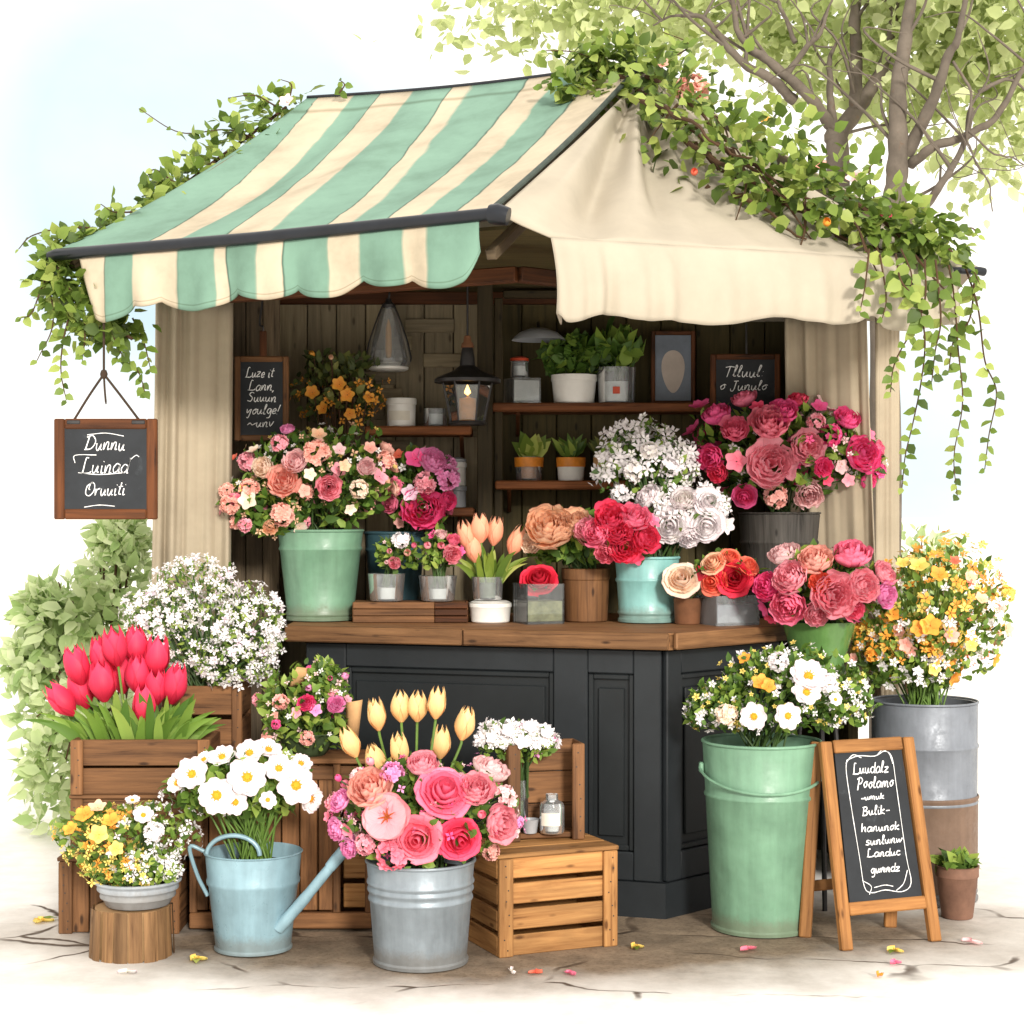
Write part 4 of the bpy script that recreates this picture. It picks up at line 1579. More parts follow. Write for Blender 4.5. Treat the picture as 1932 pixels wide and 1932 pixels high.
# cabinet of boards behind the watering can
YC = 5.88
cab = (at(530, 0, YC)[0], YC + .12, 0)
CAB_H = at(0, 1432, YC)[2] - .016


def cabinet():
    root = thing('board_cabinet', 'brown boarded cabinet with a slatted right side, behind the watering can', 'cabinet', cab)
    w, d, h = 345 * YC / F, .22, CAB_H
    mb = MB()
    n = 8
    for j in range(n):
        ww = w * .80 / n
        mb.box((-w / 2 + ww * (j + .5), -d / 2 + .01, h / 2 + .03), (ww - .004, .016, h - .07), None, .003)
    part('front_boards', mb, WOOD_MID, root, True)
    mb = MB()
    for j in range(5):
        hh = (h - .07) / 5
        mb.box((w / 2 - w * .09, -d / 2 + .012, .065 + hh * (j + .5)), (w * .14, .014, hh - .018), None, .003)
    part('slat_panel', mb, WOOD_CRATE, root, True)
    mb = MB()
    for xx in (-w / 2 + .012, w * .305, w / 2 - .012):
        mb.box((xx, -d / 2 - .006, h / 2 + .03), (.024, .018, h - .06), None, .003)
    mb.box((0, -d / 2 - .004, .035), (w, .03, .05), None, .004)
    mb.box((0, -d / 2 - .002, h - .03), (w - .05, .012, .045), None, .003)
    part('frame', mb, WOOD_MID, root, True)
    mb = MB()
    for xx in (-w / 2 + .008, w / 2 - .008):
        mb.box((xx, .006, h / 2), (.014, d - .03, h - .01), None, .003)
    mb.box((0, d / 2 - .008, h / 2), (w - .03, .012, h - .01), None, .003)
    part('side_boards', mb, WOOD_MID, root, True)
    part('top_board', MB().box((0, -.004, h + .008), (w + .02, d + .03, .016), None, .004), WOOD_MID, root, True)


cabinet()


# stump with its grey bowl
def stump():
    Y = 5.58
    c = (at(250, 0, Y)[0], Y, 0)
    h = at(0, 1707, Y)[2]
    root = thing('wood_stump', 'short stump of split wood with a grey bowl planter on it', 'tree stump', c)
    mb = MB()
    n = 17
    for k in range(n):
        a0, a1 = 2 * PI * k / n, 2 * PI * (k + 1) / n
        off = random.uniform(-.006, .006)
        R0, R1_ = .122 + off, .116 + off
        P = []
        for a in np.linspace(a0 + .012, a1 - .012, 4):
            bul = .003 * math.sin((a - a0) / (a1 - a0) * PI)
            P.append([((R0 + bul + .006 * (1 - q)) * math.cos(a), (R0 + bul + .006 * (1 - q)) * math.sin(a), h * q) for q in (0.0, .05, .5, .97, 1.0)])
        P = np.array(P)
        uu = np.broadcast_to(P[..., 2] + k * 3.1, P.shape[:2])
        vv = np.broadcast_to((np.linspace(0, .045, 4) + k * .71)[:, None], P.shape[:2])
        mb.grid(P, 0, np.stack([uu, vv], -1), None, random.random())
    part('bark', mb, STUMP, root, True)
    mb = MB().lathe([(.001, h - .002), (.113, h - .003), (.116, h - .02), (.114, .001)], (0, 0, 0), 34)
    part('heartwood', mb, STUMP_TOP, root, True)
    r2, hh, cc = pail('bowl_planter', 'shallow grey ribbed bowl planter standing on the wood stump', 'planter', 260, 0, Y, .098, .128, 1660, m_enamel('grey_bowl', lin('#9aa0a6'), lin('#777c82'), .5), (.42, .72), z0=h + .001, foot=False)
    return r2, hh, cc


stump()

# tray box on the counter
mbx = thing('tray_box', 'low brown wooden box under the two small glass flower pots', 'box', (at(775, 0, 6.62)[0], 6.64, .958))
w_, d_, h_ = 218 * 6.62 / F, .15, .076
mb = MB()
for j in range(3):
    mb.box((-w_ * .14, -d_ / 2 + .006, .013 + j * .0252), (w_ * .70, .012, .0235), None, .002)
part('front_slats', mb, WOOD_MID, mbx, True)
mb = MB()
for j in range(3):
    mb.box((w_ * .355, -d_ / 2 + .009, .013 + j * .0252), (w_ * .285, .014, .022), None, .002)
part('end_slats', mb, WOOD_DARK, mbx, True)
mb = MB()
mb.box((0, d_ / 2 - .006, h_ / 2), (w_ - .002, .012, h_ - .002), None, .002)
mb.box((-w_ / 2 + .006, 0, h_ / 2), (.01, d_ - .028, h_ - .004), None, .002)
mb.box((w_ / 2 - .006, 0, h_ / 2), (.01, d_ - .028, h_ - .004), None, .002)
mb.box((0, 0, h_ - .005), (w_ - .026, d_ - .028, .008), None, .002)
part('box_lid', mb, WOOD_MID, mbx, True)


# ------------------------------------------------------------------ glass and jars
def pot(name, label, cat, px, Y, rb, rt, z0, top_py=None, h=None, mat=None, square=False, fill=None, fill_h=.6, lid=None, group=None, lab=False, seg=28, shoulder=False, band=False):
    h = h if h is not None else at(0, top_py, Y)[2] - z0
    c = (at(px, 0, Y)[0], Y, z0)
    root = thing(name, label, cat, c, .35 if square else 0, group)
    wl = .004
    if square:
        mb = MB()
        n = 4
        for sgn, (ax) in ((1, 0), (-1, 0), (1, 1), (-1, 1)):
            a = [0, 0, h / 2]
            s = [0, 0, h]
            a[ax] = sgn * (rt - wl / 2)
            s[ax] = wl
            s[1 - ax] = 2 * rt - (2 * wl + .0006 if ax else 0)
            mb.box(a, s, None, .0012)
        mb.box((0, 0, .005), (2 * rt - 2 * wl - .0008, 2 * rt - 2 * wl - .0008, .008), None, .001)
        part('glass_body', mb, mat, root, True)
    else:
        if shoulder:
            prof = [(.001, .001), (rb * .92, .001), (rb, .006), (rb, h * .68), (rb * .9, h * .78), (rt, h * .86), (rt, h * .97), (rt * 1.05, h), (rt * .92, h), (rt * .85, h * .86), (rb * .85, h * .75), (rb - wl, h * .66), (rb - wl, .01), (.001, .01)]
        else:
            prof = [(.001, .001), (rb * .94, .001), (rb, .005)]
            if band:
                zb = h * .8
                r_ = rb + (rt - rb) * .8
                prof += [(r_ - .0005, zb - .004), (r_ + .003, zb), (r_ + .003, h - .003)]
            prof += [(rt, h - .002), (rt + .0015, h), (rt - wl, h), (rb - wl, .008), (.001, .008)]
        part('body', MB().lathe(prof, (0, 0, 0), seg), mat, root, True)
    if fill is not None:
        r_ = (rt if square else min(rb, rt)) - wl - .0012
        if square:
            part('contents', MB().box((0, 0, .010 + h * fill_h / 2), (2 * r_, 2 * r_, h * fill_h), None, .002), fill, root, True)
        else:
            rr = lambda q: (rb + (rt - rb) * q) - wl - .0015 if not shoulder else rb - wl - .0015
            part('contents', MB().lathe([(.001, .0095), (rr(0.05), .0095), (rr(fill_h), h * fill_h), (.001, h * fill_h)], (0, 0, 0), seg), fill, root, True)
    if lid is not None:
        part('lid', MB().lathe([(.001, h + .020), (rt * .5, h + .019), (rt * 1.02, h + .012), (rt * 1.05, h + .001), (rt * .9, h + .001), (.001, h + .001)], (0, 0, 0), seg), lid, root, True)
    if lab:
        r_ = rb + .0012
        a = np.linspace(-PI * .80, -PI * .28, 10)
        P = np.stack([np.stack([r_ * np.cos(a), r_ * np.sin(a), np.full(10, zz)], 1) for zz in (h * .22, h * .55)], 1)
        part('paper_label', MB().grid(P, 0), LABELP, root, True)
    return root, c, h


ZC = .958
ZB = ZC + h_
GREENFILL = m_plain('stem_water', lin('#5d6c48'), .3, 0, .4, 30, .1)
pot('glass_flower_pot', 'clear glass pot of pale pink buds, left one on the low wooden box', 'flower pot', 729, 6.62, .060, .068, ZB + .001, 1082, mat=FROST, fill=WHITEJAR, fill_h=.5)
pot('glass_flower_pot', 'clear glass pot of pink and magenta buds, right one on the low wooden box', 'flower pot', 826, 6.62, .060, .070, ZB + .001, 1086, mat=FROST, fill=WHITEJAR, fill_h=.5)
_, c_dish, h_dish = pot('white_dish', 'low round white dish under the glass of peach tulips', 'dish', 925, 6.60, .070, .076, ZC, h=.072, mat=WHITEJAR, band=True)
part('dish_lid', MB().lathe([(.001, .0), (.07, .0), (.073, .003), (.06, .008), (.001, .008)], (0, 0, .0722), 28), WHITEJAR, bpy.data.objects['white_dish'], True)
pot('tulip_glass', 'small clear tumbler of peach tulips standing on the white dish', 'glass', 920, 6.60, .052, .058, ZC + .082, h=.085, mat=FROST, fill=GREENFILL, fill_h=.75)
pot('glass_cube', 'clear square glass vase holding one dark red rose', 'vase', 1016, 6.55, .072, .072, ZC, 1100, mat=GLASS, square=True, fill=m_plain('rose_moss', lin('#8a865c'), .8, 0, .5, 30, .4), fill_h=.5)
pot('wooden_pot', 'brown wooden pot of peach peonies between the glass cube and the turquoise bucket', 'flower pot', 1105, 6.66, .080, .088, ZC, 1072, mat=WOOD_MID, fill=SOIL, fill_h=.9, band=True)
pot('clay_pot', 'small brown clay pot under the peach rose at the counter corner', 'flower pot', 1297, 6.5, .045, .05, ZC, 1128, mat=BROWNPOT, fill=SOIL, fill_h=.9)
pot('glass_box', 'low square glass vase of red and orange roses at the counter corner', 'vase', 1372, 6.48, .085, .085, ZC, 1122, mat=FROST, square=True, fill=GREYJAR, fill_h=.6)

# peony vase on a tall stand by the counter's right end
ZS = .735
stv = thing('plant_stand', 'slim dark stand behind the daisies, carrying the green vase of pink peonies', 'plant stand', (at(1545, 0, 6.32)[0], 6.32, 0))
for a in range(3):
    t_ = a * 2 * PI / 3 + .5
    part('leg', MB().tube([(.14 * math.cos(t_), .14 * math.sin(t_), 0), (.06 * math.cos(t_), .06 * math.sin(t_), ZS - .02)], .009, 8), DARKMETAL, stv, True)
part('stand_top', MB().lathe([(.001, ZS - .02), (.10, ZS - .02), (.105, ZS - .01), (.10, ZS), (.001, ZS)], (0, 0, 0), 32), DARKMETAL, stv, True)
vz = thing('peony_vase', 'tapered green glass vase with grey foot, holding pink peonies', 'vase', (at(1545, 0, 6.32)[0], 6.32, ZS))
hv = at(0, 1172, 6.32)[2] - ZS
part('body', MB().lathe([(.001, .055), (.06, .055), (.075, .06), (.128, hv - .004), (.130, hv), (.124, hv), (.070, .066), (.001, .066)], (0, 0, 0), 36), m_enamel('leaf_green_glass', lin('#5d8448'), lin('#486a34'), .2), vz, True)
part('foot', MB().lathe([(.001, 0), (.06, 0), (.064, .004), (.064, .048), (.060, .054), (.001, .054)], (0, 0, 0), 36), GREYJAR, vz, True)

# small terracotta pot at far right
pot('terracotta_pot', 'small terracotta pot of low leaves on the paving beside the sandwich board', 'flower pot', 1806, 6.08, .052, .072, 0, 1632, mat=TERRA, fill=SOIL, fill_h=.9, band=True)

# upper shelf goods
ZU = at(0, 768, 7.06)[2] + .0175
YS = 7.16
pot('glass_jar', 'square clear jar with white label on the upper shelf, below a red lidded jar', 'jar', 985, YS, .058, .058, ZU, 714, mat=FROST, square=True, fill=WHITEJAR, fill_h=.8)
pot('small_jar', 'little jar with a round red lid stacked on the clear labelled jar', 'jar', 980, YS, .038, .036, at(0, 714, YS)[2] + .001, 682, mat=FROST, fill=WHITEJAR, fill_h=.7, lid=REDLID)
pot('white_bowl', 'white ridged bowl of leafy herbs on the upper shelf', 'bowl', 1083, YS, .08, .09, ZU, 708, mat=WHITEJAR, fill=SOIL, fill_h=.9, band=True)
pot('plant_jar', 'rounded glass jar with an orange tag, holding broad leaves on the upper shelf', 'jar', 1163, YS, .072, .076, ZU, 694, mat=FROST, fill=WHITEJAR, fill_h=.6)
part('tag', MB().box((-.005, -.0795, .05), (.028, .003, .028), None, .001), REDLID, bpy.data.objects['plant_jar'], True)
# framed picture
fr = thing('picture_frame', 'grey framed picture of a pale vessel leaning on the upper shelf', 'picture', (at(1272, 0, YS)[0], YS + .05, ZU))
fh = at(0, 622, YS)[2] - ZU
mb = MB()
for a, b in (((-.08, 0, fh / 2), (.016, .02, fh)), ((.08, 0, fh / 2), (.016, .02, fh)), ((0, 0, .008), (.143, .02, .016)), ((0, 0, fh - .008), (.143, .02, .016))):
    mb.box(a, b, None, .003)
part('frame', mb, WOOD_DARK, fr, True)
part('picture', MB().box((0, .004, fh / 2), (.1435, .006, fh - .033), None, .001), m_plain('grey_print', lin('#6f7885'), .5, 0, .3, 6, .05), fr, True)
a_ = np.linspace(0, 2 * PI, 40, endpoint=False)
shape = np.stack([.045 * np.cos(a_) * (1 + .25 * np.sin(a_)), np.full(40, -.0005), fh * .45 + .085 * np.sin(a_)], 1)
part('printed_shape', MB().add(np.vstack([shape, [[0, -.0005, fh * .45]]]), [np.stack([np.arange(40), (np.arange(40) + 1) % 40, np.full(40, 40)], -1)]), m_plain('pale_print', lin('#b9aca2'), .6, 0, .15, 9, .05), fr, True, angle=0)
# lower shelf pots
ZL = at(0, 915, 7.06)[2] + .0175
for px, top, lab, mt, fm in ((998, 862, 'white and amber striped pot, leftmost succulent on the lower shelf', FROST, ORANGE), (1077, 866, 'round amber and white pot, middle succulent on the lower shelf', WHITEJAR, SOIL), (1143, 860, 'pale straw coloured pot, succulent nearest the white blossoms on the lower shelf', WHITEJAR, SOIL)):
    pot('succulent_pot', lab, 'flower pot', px, YS, .050 if px < 1100 else .034, .056 if px < 1100 else .048, ZL, top, mat=mt, fill=fm, fill_h=.85, group='succulent pots on the lower shelf')
for o in [q for q in bpy.data.objects if q.name.startswith('succulent_pot')]:
    part('glaze_band', MB().lathe([(.0562 if 'straw' not in o['label'] else .0475, .055), (.0575 if 'straw' not in o['label'] else .0495, .078), (.0585 if 'straw' not in o['label'] else .0505, .092)], (0, 0, 0), 28), ORANGE if 'straw' not in o['label'] else PAPER, o, True)
# left shelf jars
ZJ = at(0, 812, 7.06)[2] + .0175
pot('label_jar', 'white labelled jar on the left shelf beside the lantern, taller of two', 'jar', 757, YS, .056, .058, ZJ, 752, mat=WHITEJAR, fill=GREYJAR, fill_h=.8, lab=True, band=True)
pot('label_jar', 'small pale jar on the left shelf beside the lantern, shorter of two', 'jar', 822, YS, .045, .047, ZJ, 771, mat=FROST, fill=WHITEJAR, fill_h=.7)
# stacked jars on the small ledge
ZK = at(0, 966, 7.06)[2] + .0175
pot('stacked_jar', 'grey banded jar on the small ledge by the post, lower of two stacked', 'jar', 862, YS, .036, .036, ZK, 917, mat=GREYJAR, band=True)
pot('stacked_jar', 'white banded jar on the small ledge by the post, upper of two stacked', 'jar', 862, YS, .036, .036, at(0, 917, YS)[2] + .001, 872, mat=WHITEJAR, lid=GREYJAR, band=True)
# bottles in the upright crate
ZQ = CRH + .016 + .021
pot('glass_bottle', 'clear squat bottle with white label inside the upright crate', 'bottle', 1041, 5.78, .040, .020, ZQ, 1498, mat=FROST, shoulder=True, lab=True, fill=WHITEJAR, fill_h=.5)
pot('grey_cup', 'plain grey cup inside the upright crate beside the bottle', 'cup', 1000, 5.775, .022, .028, ZQ, 1545, mat=GREYJAR, fill=SOIL, fill_h=.7)
pot('tall_glass', 'tall clear glass inside the upright crate holding white blossoms', 'vase', 978, 5.82, .030, .034, ZQ, 1470, mat=GLASS, fill=GREENFILL, fill_h=.6)


# lantern
def lantern():
    Y = 6.9
    k = Y / F
    c = at(882, 800, Y)
    root = thing('hanging_lantern', 'dark metal lantern with flared roof and lit candle hanging by the post', 'lantern', tuple(c))
    z = lambda py: (800 - py) * k
    part('roof', MB().lathe([(.001, z(648)), (.012, z(650)), (.020, z(655)), (.026, z(672)), (.030, z(690)), (.055, z(700)), (.115, z(712)), (.126, z(716)), (.126, z(722)), (.118, z(723)), (.05, z(712)), (.001, z(710))], (0, 0, 0), 36), DARKMETAL, root, True)
    part('roof_cap', MB().lathe([(.001, z(632)), (.012, z(634)), (.016, z(645)), (.022, z(648)), (.025, z(656)), (.001, z(657))], (0, 0, 0), 24), BROWNPOT, root, True)
    part('glass', MB().lathe([(.062, z(795)), (.090, z(728)), (.088, z(728)), (.060, z(795))], (0, 0, 0), 6), GLASS, root, True)
    for j in range(6):
        a = j * PI / 3
        part('bar', MB().tube([(.064 * math.cos(a), .064 * math.sin(a), z(797)), (.093 * math.cos(a), .093 * math.sin(a), z(722))], .0035, 6), DARKMETAL, root, True)
    part('base', MB().lathe([(.001, z(802)), (.07, z(802)), (.073, z(799)), (.070, z(795)), (.001, z(795))], (0, 0, 0), 24), DARKMETAL, root, True)
    part('candle', MB().lathe([(.001, z(795)), (.032, z(795)), (.032, z(752)), (.004, z(750)), (.001, z(744))], (0, 0, 0), 16), ORANGE, root, True)
    fm, ft = new_mat('candle_flame')
    em = ft.n('ShaderNodeEmission')
    em.inputs[0].default_value = (1, .55, .14, 1)
    em.inputs[1].default_value = 5.0
    fo = ft.n('ShaderNodeOutputMaterial')
    ft.l(em.outputs[0], fo.inputs['Surface'])
    part('flame', MB().lathe([(.001, z(746)), (.013, z(741)), (.009, z(735)), (.001, z(726))], (0, 0, 0), 12), fm, root, True)
    part('hanging_rod', MB().tube([(0, 0, z(634)), (0, 0, z(470))], .004, 6), DARKMETAL, root, True)


lantern()


def lamp_shade():
    Y = 7.12
    c = at(1016, 642, Y)
    root = thing('shelf_lamp', 'shallow grey lamp shade fixed to the wall above the upper shelf', 'lamp', tuple(c))
    part('lamp_shade', MB().lathe([(.106, 0), (.100, .008), (.075, .030), (.035, .046), (.001, .05), (.001, .046), (.034, .041), (.072, .026), (.096, .006)], (0, 0, 0), 36), GREYJAR, root, True)
    part('arm', MB().tube([(0, 0, .046), (0, .06, .075), (0, BACK_Y - Y - .002, .075)], .006, 8), DARKMETAL, root, True)


lamp_shade()


def teardrop_lantern():
    Y = 7.16
    k = Y / F
    c = at(733, 700, Y)
    root = thing('teardrop_lantern', 'pale teardrop glass lantern with a tan candle hanging on the back wall above the jars', 'lantern', tuple(c))
    prof = np.array([(.076, .012), (.086, .030), (.088, .05), (.076, .11), (.056, .17), (.036, .225), (.022, .255)])
    part('glass', MB().lathe(prof, (0, 0, 0), 36), m_glass('milky_glass', (.93, .95, .95, 1), .16, .08), root, True)
    part('base', MB().lathe([(.001, 0), (.066, 0), (.078, .006), (.080, .014), (.074, .020), (.001, .020)], (0, 0, 0), 36), WHITEJAR, root, True)
    part('disc', MB().lathe([(.001, .022), (.046, .024), (.05, .03), (.046, .034), (.001, .034)], (0, 0, 0), 28), CLOTHBAG, root, True)
    part('candle', MB().lathe([(.001, .05), (.010, .055), (.013, .09), (.011, .17), (.003, .20), (.001, .205)], (0, 0, 0), 16), PAPER, root, True)
    part('cap', MB().lathe([(.025, .248), (.026, .262), (.014, .272), (.010, .285), (.001, .287)], (0, 0, 0), 20), DARKMETAL, root, True)
    part('hook', MB().tube(bez([(0, 0, .283), (.004, 0, .31), (0, .03, .335), (0, .118, .338)], 5), .0045, 6), DARKMETAL, root, True)
    for sx in (-1, 1):
        part('side_wire', MB().tube([(sx * .087, -.004, .035), (sx * .0905, -.004, .05), (sx * .078, -.004, .11), (sx * .058, -.004, .17), (sx * .038, -.004, .225), (sx * .024, -.003, .258)], .0028, 6), DARKMETAL, root, True)


teardrop_lantern()

# ------------------------------------------------------------------ chalkboards with handwriting
GL = {
    'a': (.62, [[(.5, .5), (.25, .58), (.02, .3), (.15, .0), (.42, .14), (.5, .52), (.5, .1), (.62, .02)]]),
    'b': (.6, [[(.05, 1.0), (.05, .05), (.3, 0), (.5, .25), (.3, .5), (.06, .35)]]),
    'c': (.5, [[(.45, .48), (.2, .56), (.0, .25), (.2, 0), (.48, .1)]]),
    'd': (.62, [[(.5, .45), (.2, .55), (.0, .25), (.2, 0), (.48, .2), (.55, 1.0), (.52, .05), (.64, .02)]]),
    'e': (.5, [[(.05, .26), (.42, .32), (.3, .56), (.05, .35), (.15, .02), (.48, .1)]]),
    'g': (.6, [[(.5, .5), (.2, .56), (.05, .25), (.3, .05), (.5, .5), (.48, -.3), (.15, -.4)]]),
    'h': (.6, [[(.05, 1.0), (.02, 0), (.2, .45), (.42, .5), (.42, .05), (.55, .02)]]),
    'i': (.3, [[(.05, .5), (.1, .02), (.28, .06)], [(.12, .75), (.15, .78)]]),
    'k': (.6, [[(.05, 1.0), (.02, 0)], [(.45, .55), (.06, .25), (.5, 0)]]),
    'l': (.35, [[(.0, .1), (.25, .9), (.12, 1.0), (.08, .1), (.3, .05)]]),
    'm': (.9, [[(.0, .5), (.05, 0), (.18, .5), (.36, .45), (.36, .02), (.5, .5), (.68, .45), (.7, .02), (.85, .05)]]),
    'n': (.62, [[(.0, .5), (.05, 0), (.2, .5), (.4, .48), (.42, .02), (.58, .06)]]),
    'o': (.55, [[(.3, .55), (.05, .3), (.2, 0), (.45, .25), (.3, .55), (.55, .48)]]),
    'r': (.5, [[(.0, .5), (.05, 0), (.15, .4), (.42, .52)]]),
    's': (.5, [[(.42, .5), (.15, .52), (.1, .32), (.38, .2), (.3, .0), (.0, .05)]]),
    't': (.42, [[(.2, .9), (.15, .1), (.38, .04)], [(.0, .58), (.4, .62)]]),
    'u': (.62, [[(.0, .5), (.05, .1), (.25, .0), (.42, .48), (.42, .08), (.6, .04)]]),
    'v': (.5, [[(.0, .5), (.2, 0), (.45, .52)]]),
    'w': (.8, [[(.0, .5), (.1, .02), (.35, .4), (.42, .02), (.72, .52)]]),
    'y': (.6, [[(.0, .5), (.1, .1), (.4, .48)], [(.5, .5), (.35, -.35), (.1, -.35)]]),
    'z': (.55, [[(.0, .5), (.45, .5), (.0, .02), (.5, .05)]]),
    'D': (.95, [[(.2, .95), (.12, .05)], [(.0, .9), (.45, 1.02), (.85, .6), (.6, .1), (.0, .02)]]),
    'L': (.8, [[(.35, 1.0), (.12, .95), (.1, .08), (.0, .02), (.6, .0), (.8, .12)]]),
    'O': (.95, [[(.55, 1.0), (.1, .7), (.1, .15), (.5, -.02), (.85, .35), (.75, .85), (.4, .95), (.3, .5), (.45, .45)]]),
    'P': (.75, [[(.25, .95), (.1, -.15)], [(.0, .85), (.4, 1.02), (.65, .75), (.45, .45), (.18, .45)]]),
    'B': (.75, [[(.15, .95), (.1, .0)], [(.0, .9), (.45, .95), (.5, .65), (.15, .5), (.6, .4), (.5, .05), (.0, .0)]]),
    'S': (.7, [[(.6, .9), (.3, 1.0), (.1, .75), (.5, .4), (.4, .02), (.0, .1)]]),
    'T': (.75, [[(.0, .9), (.4, .98), (.8, .92)], [(.4, .95), (.3, .0)]]),
    'J': (.7, [[(.2, .95), (.65, .98)], [(.45, .95), (.35, .0), (.1, -.1), (.0, .15)]]),
    ' ': (.4, []), '-': (.5, [[(.0, .3), (.45, .32)]]), "'": (.2, [[(.1, .95), (.08, .75)]]), '!': (.3, [[(.2, 1.0), (.08, .3)], [(.03, .05), (.05, .02)]]),
    ':': (.3, [[(.1, .5), (.12, .48)], [(.08, .1), (.1, .08)]]), ',': (.25, [[(.1, .05), (.02, -.15)]]), '~': (.9, [[(0, .2), (.25, .42), (.5, .2), (.85, .4)]]),
}


def ribbon(mb, pts, w, org, ux, uy, nz):
    P = np.asarray(pts, float)
    if len(P) > 2:
        P = bez(list(P), 4)[:, :2] if P.shape[1] == 3 else bez([np.append(p, 0) for p in P], 4)[:, :2]
    T = np.gradient(P, axis=0)
    T /= np.linalg.norm(T, axis=1)[:, None] + 1e-9
    N = np.stack([-T[:, 1], T[:, 0]], 1)
    ww = w * (.65 + .5 * RNG.random(len(P)))[:, None] / 2
    Lp, Rp = P + N * ww, P - N * ww
    f = lambda q: org + q[:, :1] * ux + q[:, 1:2] * uy + nz
    mb.grid(np.stack([f(Rp), f(Lp)], 1), 0)


def write(mb, text, x0, y0, size, org, ux, uy, nz, w, slant=.25, width=None):
    tot = sum(GL[c][0] + .06 for c in text)
    sx = size if width is None else width / tot
    cx = x0
    for ch in text:
        wd, strokes = GL[ch]
        jy = random.uniform(-.05, .05) * size
        for s in strokes:
            pts = [(cx + (p[0]) * sx + p[1] * size * slant + random.uniform(-.01, .01) * size, y0 + p[1] * size + jy) for p in s]
            ribbon(mb, pts, w, org, ux, uy, nz)
        cx += (wd + .06) * sx


def framed_board(root, w, h, fw, th, fmat, ux, uy, nz, org, lines, cw, extra=(), back=None):
    """Board centred on org (relative to root), axes ux right, uy up, nz towards the reader."""
    M = np.stack([ux, uy, nz], 1)
    part('slate', MB().box(org, (w - fw * 1.6, h - fw * 1.6, th * .5), M, .002), SLATE, root, True)
    mb = MB()
    for s in (-1, 1):
        mb.box(org + ux * s * (w / 2 - fw / 2), (fw, h, th), M, .004)
        mb.box(org + uy * s * (h / 2 - fw / 2), (w - 2 * fw - .001, fw, th * .94), M, .004)
    part('frame', mb, fmat, root, True)
    mb = MB()
    for text, x0, y0, size, width in lines:
        write(mb, text, x0, y0, size, org, ux, uy, nz * (th * .25 + .0015), cw, width=width)
    for pts in extra:
        ribbon(mb, pts, cw * .75, org, ux, uy, nz * (th * .25 + .0015))
    part('lettering', mb, CHALK, root, True, angle=0)


EX, EZ, EN = np.array([1., 0, 0]), np.array([0, 0, 1.]), np.array([0, -1., 0])


def hanging_sign():
    Y = 5.95
    k = Y / F
    c = at(200, 885, Y)
    root = thing('hanging_chalkboard', 'square dark framed chalkboard hanging on rope below the awning corner', 'chalkboard', tuple(c))
    w, h = 194 * k, 190 * k
    framed_board(root, w, h, .034, .022, WOOD_DARK, EX, EZ, EN, np.zeros(3),
                 [('Dunnu', -.070, .062, .046, .135), ('Luinad', -.080, -.012, .050, .155), ('Oruuiti', -.070, -.086, .044, .135)], .0034,
                 extra=[[(-.06, .112), (.0, .118), (.06, .108)], [(-.1, .02), (-.1, .045), (-.03, .046)], [(.08, .03), (.10, .045), (.11, .04)], [(-.09, -.012), (-.02, -.018), (.06, -.012)], [(-.07, -.125), (-.02, -.118), (.03, -.122)], [(-.06, -.138), (.0, -.146), (.07, -.143)]])
    top = at(196, 700, Y) - np.array(c)
    hook = at(196, 470, 5.93) - np.array(c)
    kn = top + np.array([0, 0, -.01])
    for px in (140, 262):
        e = at(px, 792, Y) - np.array(c)
        part('rope', MB().tube(bez([e, (e + kn) / 2 + [0, -.004, .002], kn], 5), .0042, 8), ROPE, root, True)
    part('rope', MB().tube([kn, hook], .0042, 8), ROPE, root, True)
    mb = MB().lathe([(.001, -.018), (.010, -.012), (.013, 0), (.009, .012), (.001, .016)], tuple(kn), 12)
    part('knot', mb, ROPE, root, True)
    part('rope_tail', MB().tube(bez([kn, kn + [.004, -.006, -.05], kn + [.008, -.004, -.10]], 5), [.004] * 10 + [.002], 6), ROPE, root, True)
    for px in (140, 262):
        e = at(px, 794, Y) - np.array(c)
        part('clip', MB().box(e + [0, 0, -.005], (.045, .026, .014), None, .003), DARKMETAL, root, True)


hanging_sign()


def inner_boards():
    Y = 6.80
    k = Y / F
    c = at(494, 752, Y)
    root = thing('wall_chalkboard', 'narrow upright brown framed chalkboard hung inside beside the left curtain', 'chalkboard', tuple(c))
    framed_board(root, 102 * k, 160 * k, .022, .020, WOOD_MID, EX, EZ, EN, np.zeros(3),
                 [('Luze it', -.060, .080, .036, .105), ('Lann,', -.050, .030, .036, .10), ('Suuun', -.054, -.012, .034, .11), ('youlge!', -.058, -.058, .036, .125), ('~Anv' if 'A' in GL else '~unv', -.055, -.105, .034, .10)], .0034)
    part('strap', MB().box((.005, .0, 80 * k + .045), (.026, .010, .10), None, .003), WOOD_DARK, root, True)
    part('hook', MB().tube(bez([(.005, .0, 80 * k + .09), (.004, -.006, 80 * k + .11), (-.008, 0, 80 * k + .125), (.004, .0, 80 * k + .22)], 5), .004, 6), DARKMETAL, root, True)
    Y = 7.05
    k = Y / F
    c = at(1406, 738, Y)
    root = thing('wall_chalkboard', 'wide brown framed chalkboard behind the top of the pink peonies', 'chalkboard', tuple(c))
    framed_board(root, 132 * k, 140 * k, .022, .020, WOOD_DARK, EX, EZ, EN, np.zeros(3),
                 [('Tlluul:', -.085, .055, .042, .16), ('o Junulo', -.10, .005, .036, .185)], .0034)
    part('hook', MB().tube(bez([(.005, .0, 70 * k), (.004, -.004, 70 * k + .03), (.004, .0, 70 * k + .12)], 5), .004, 6), DARKMETAL, root, True)


inner_boards()


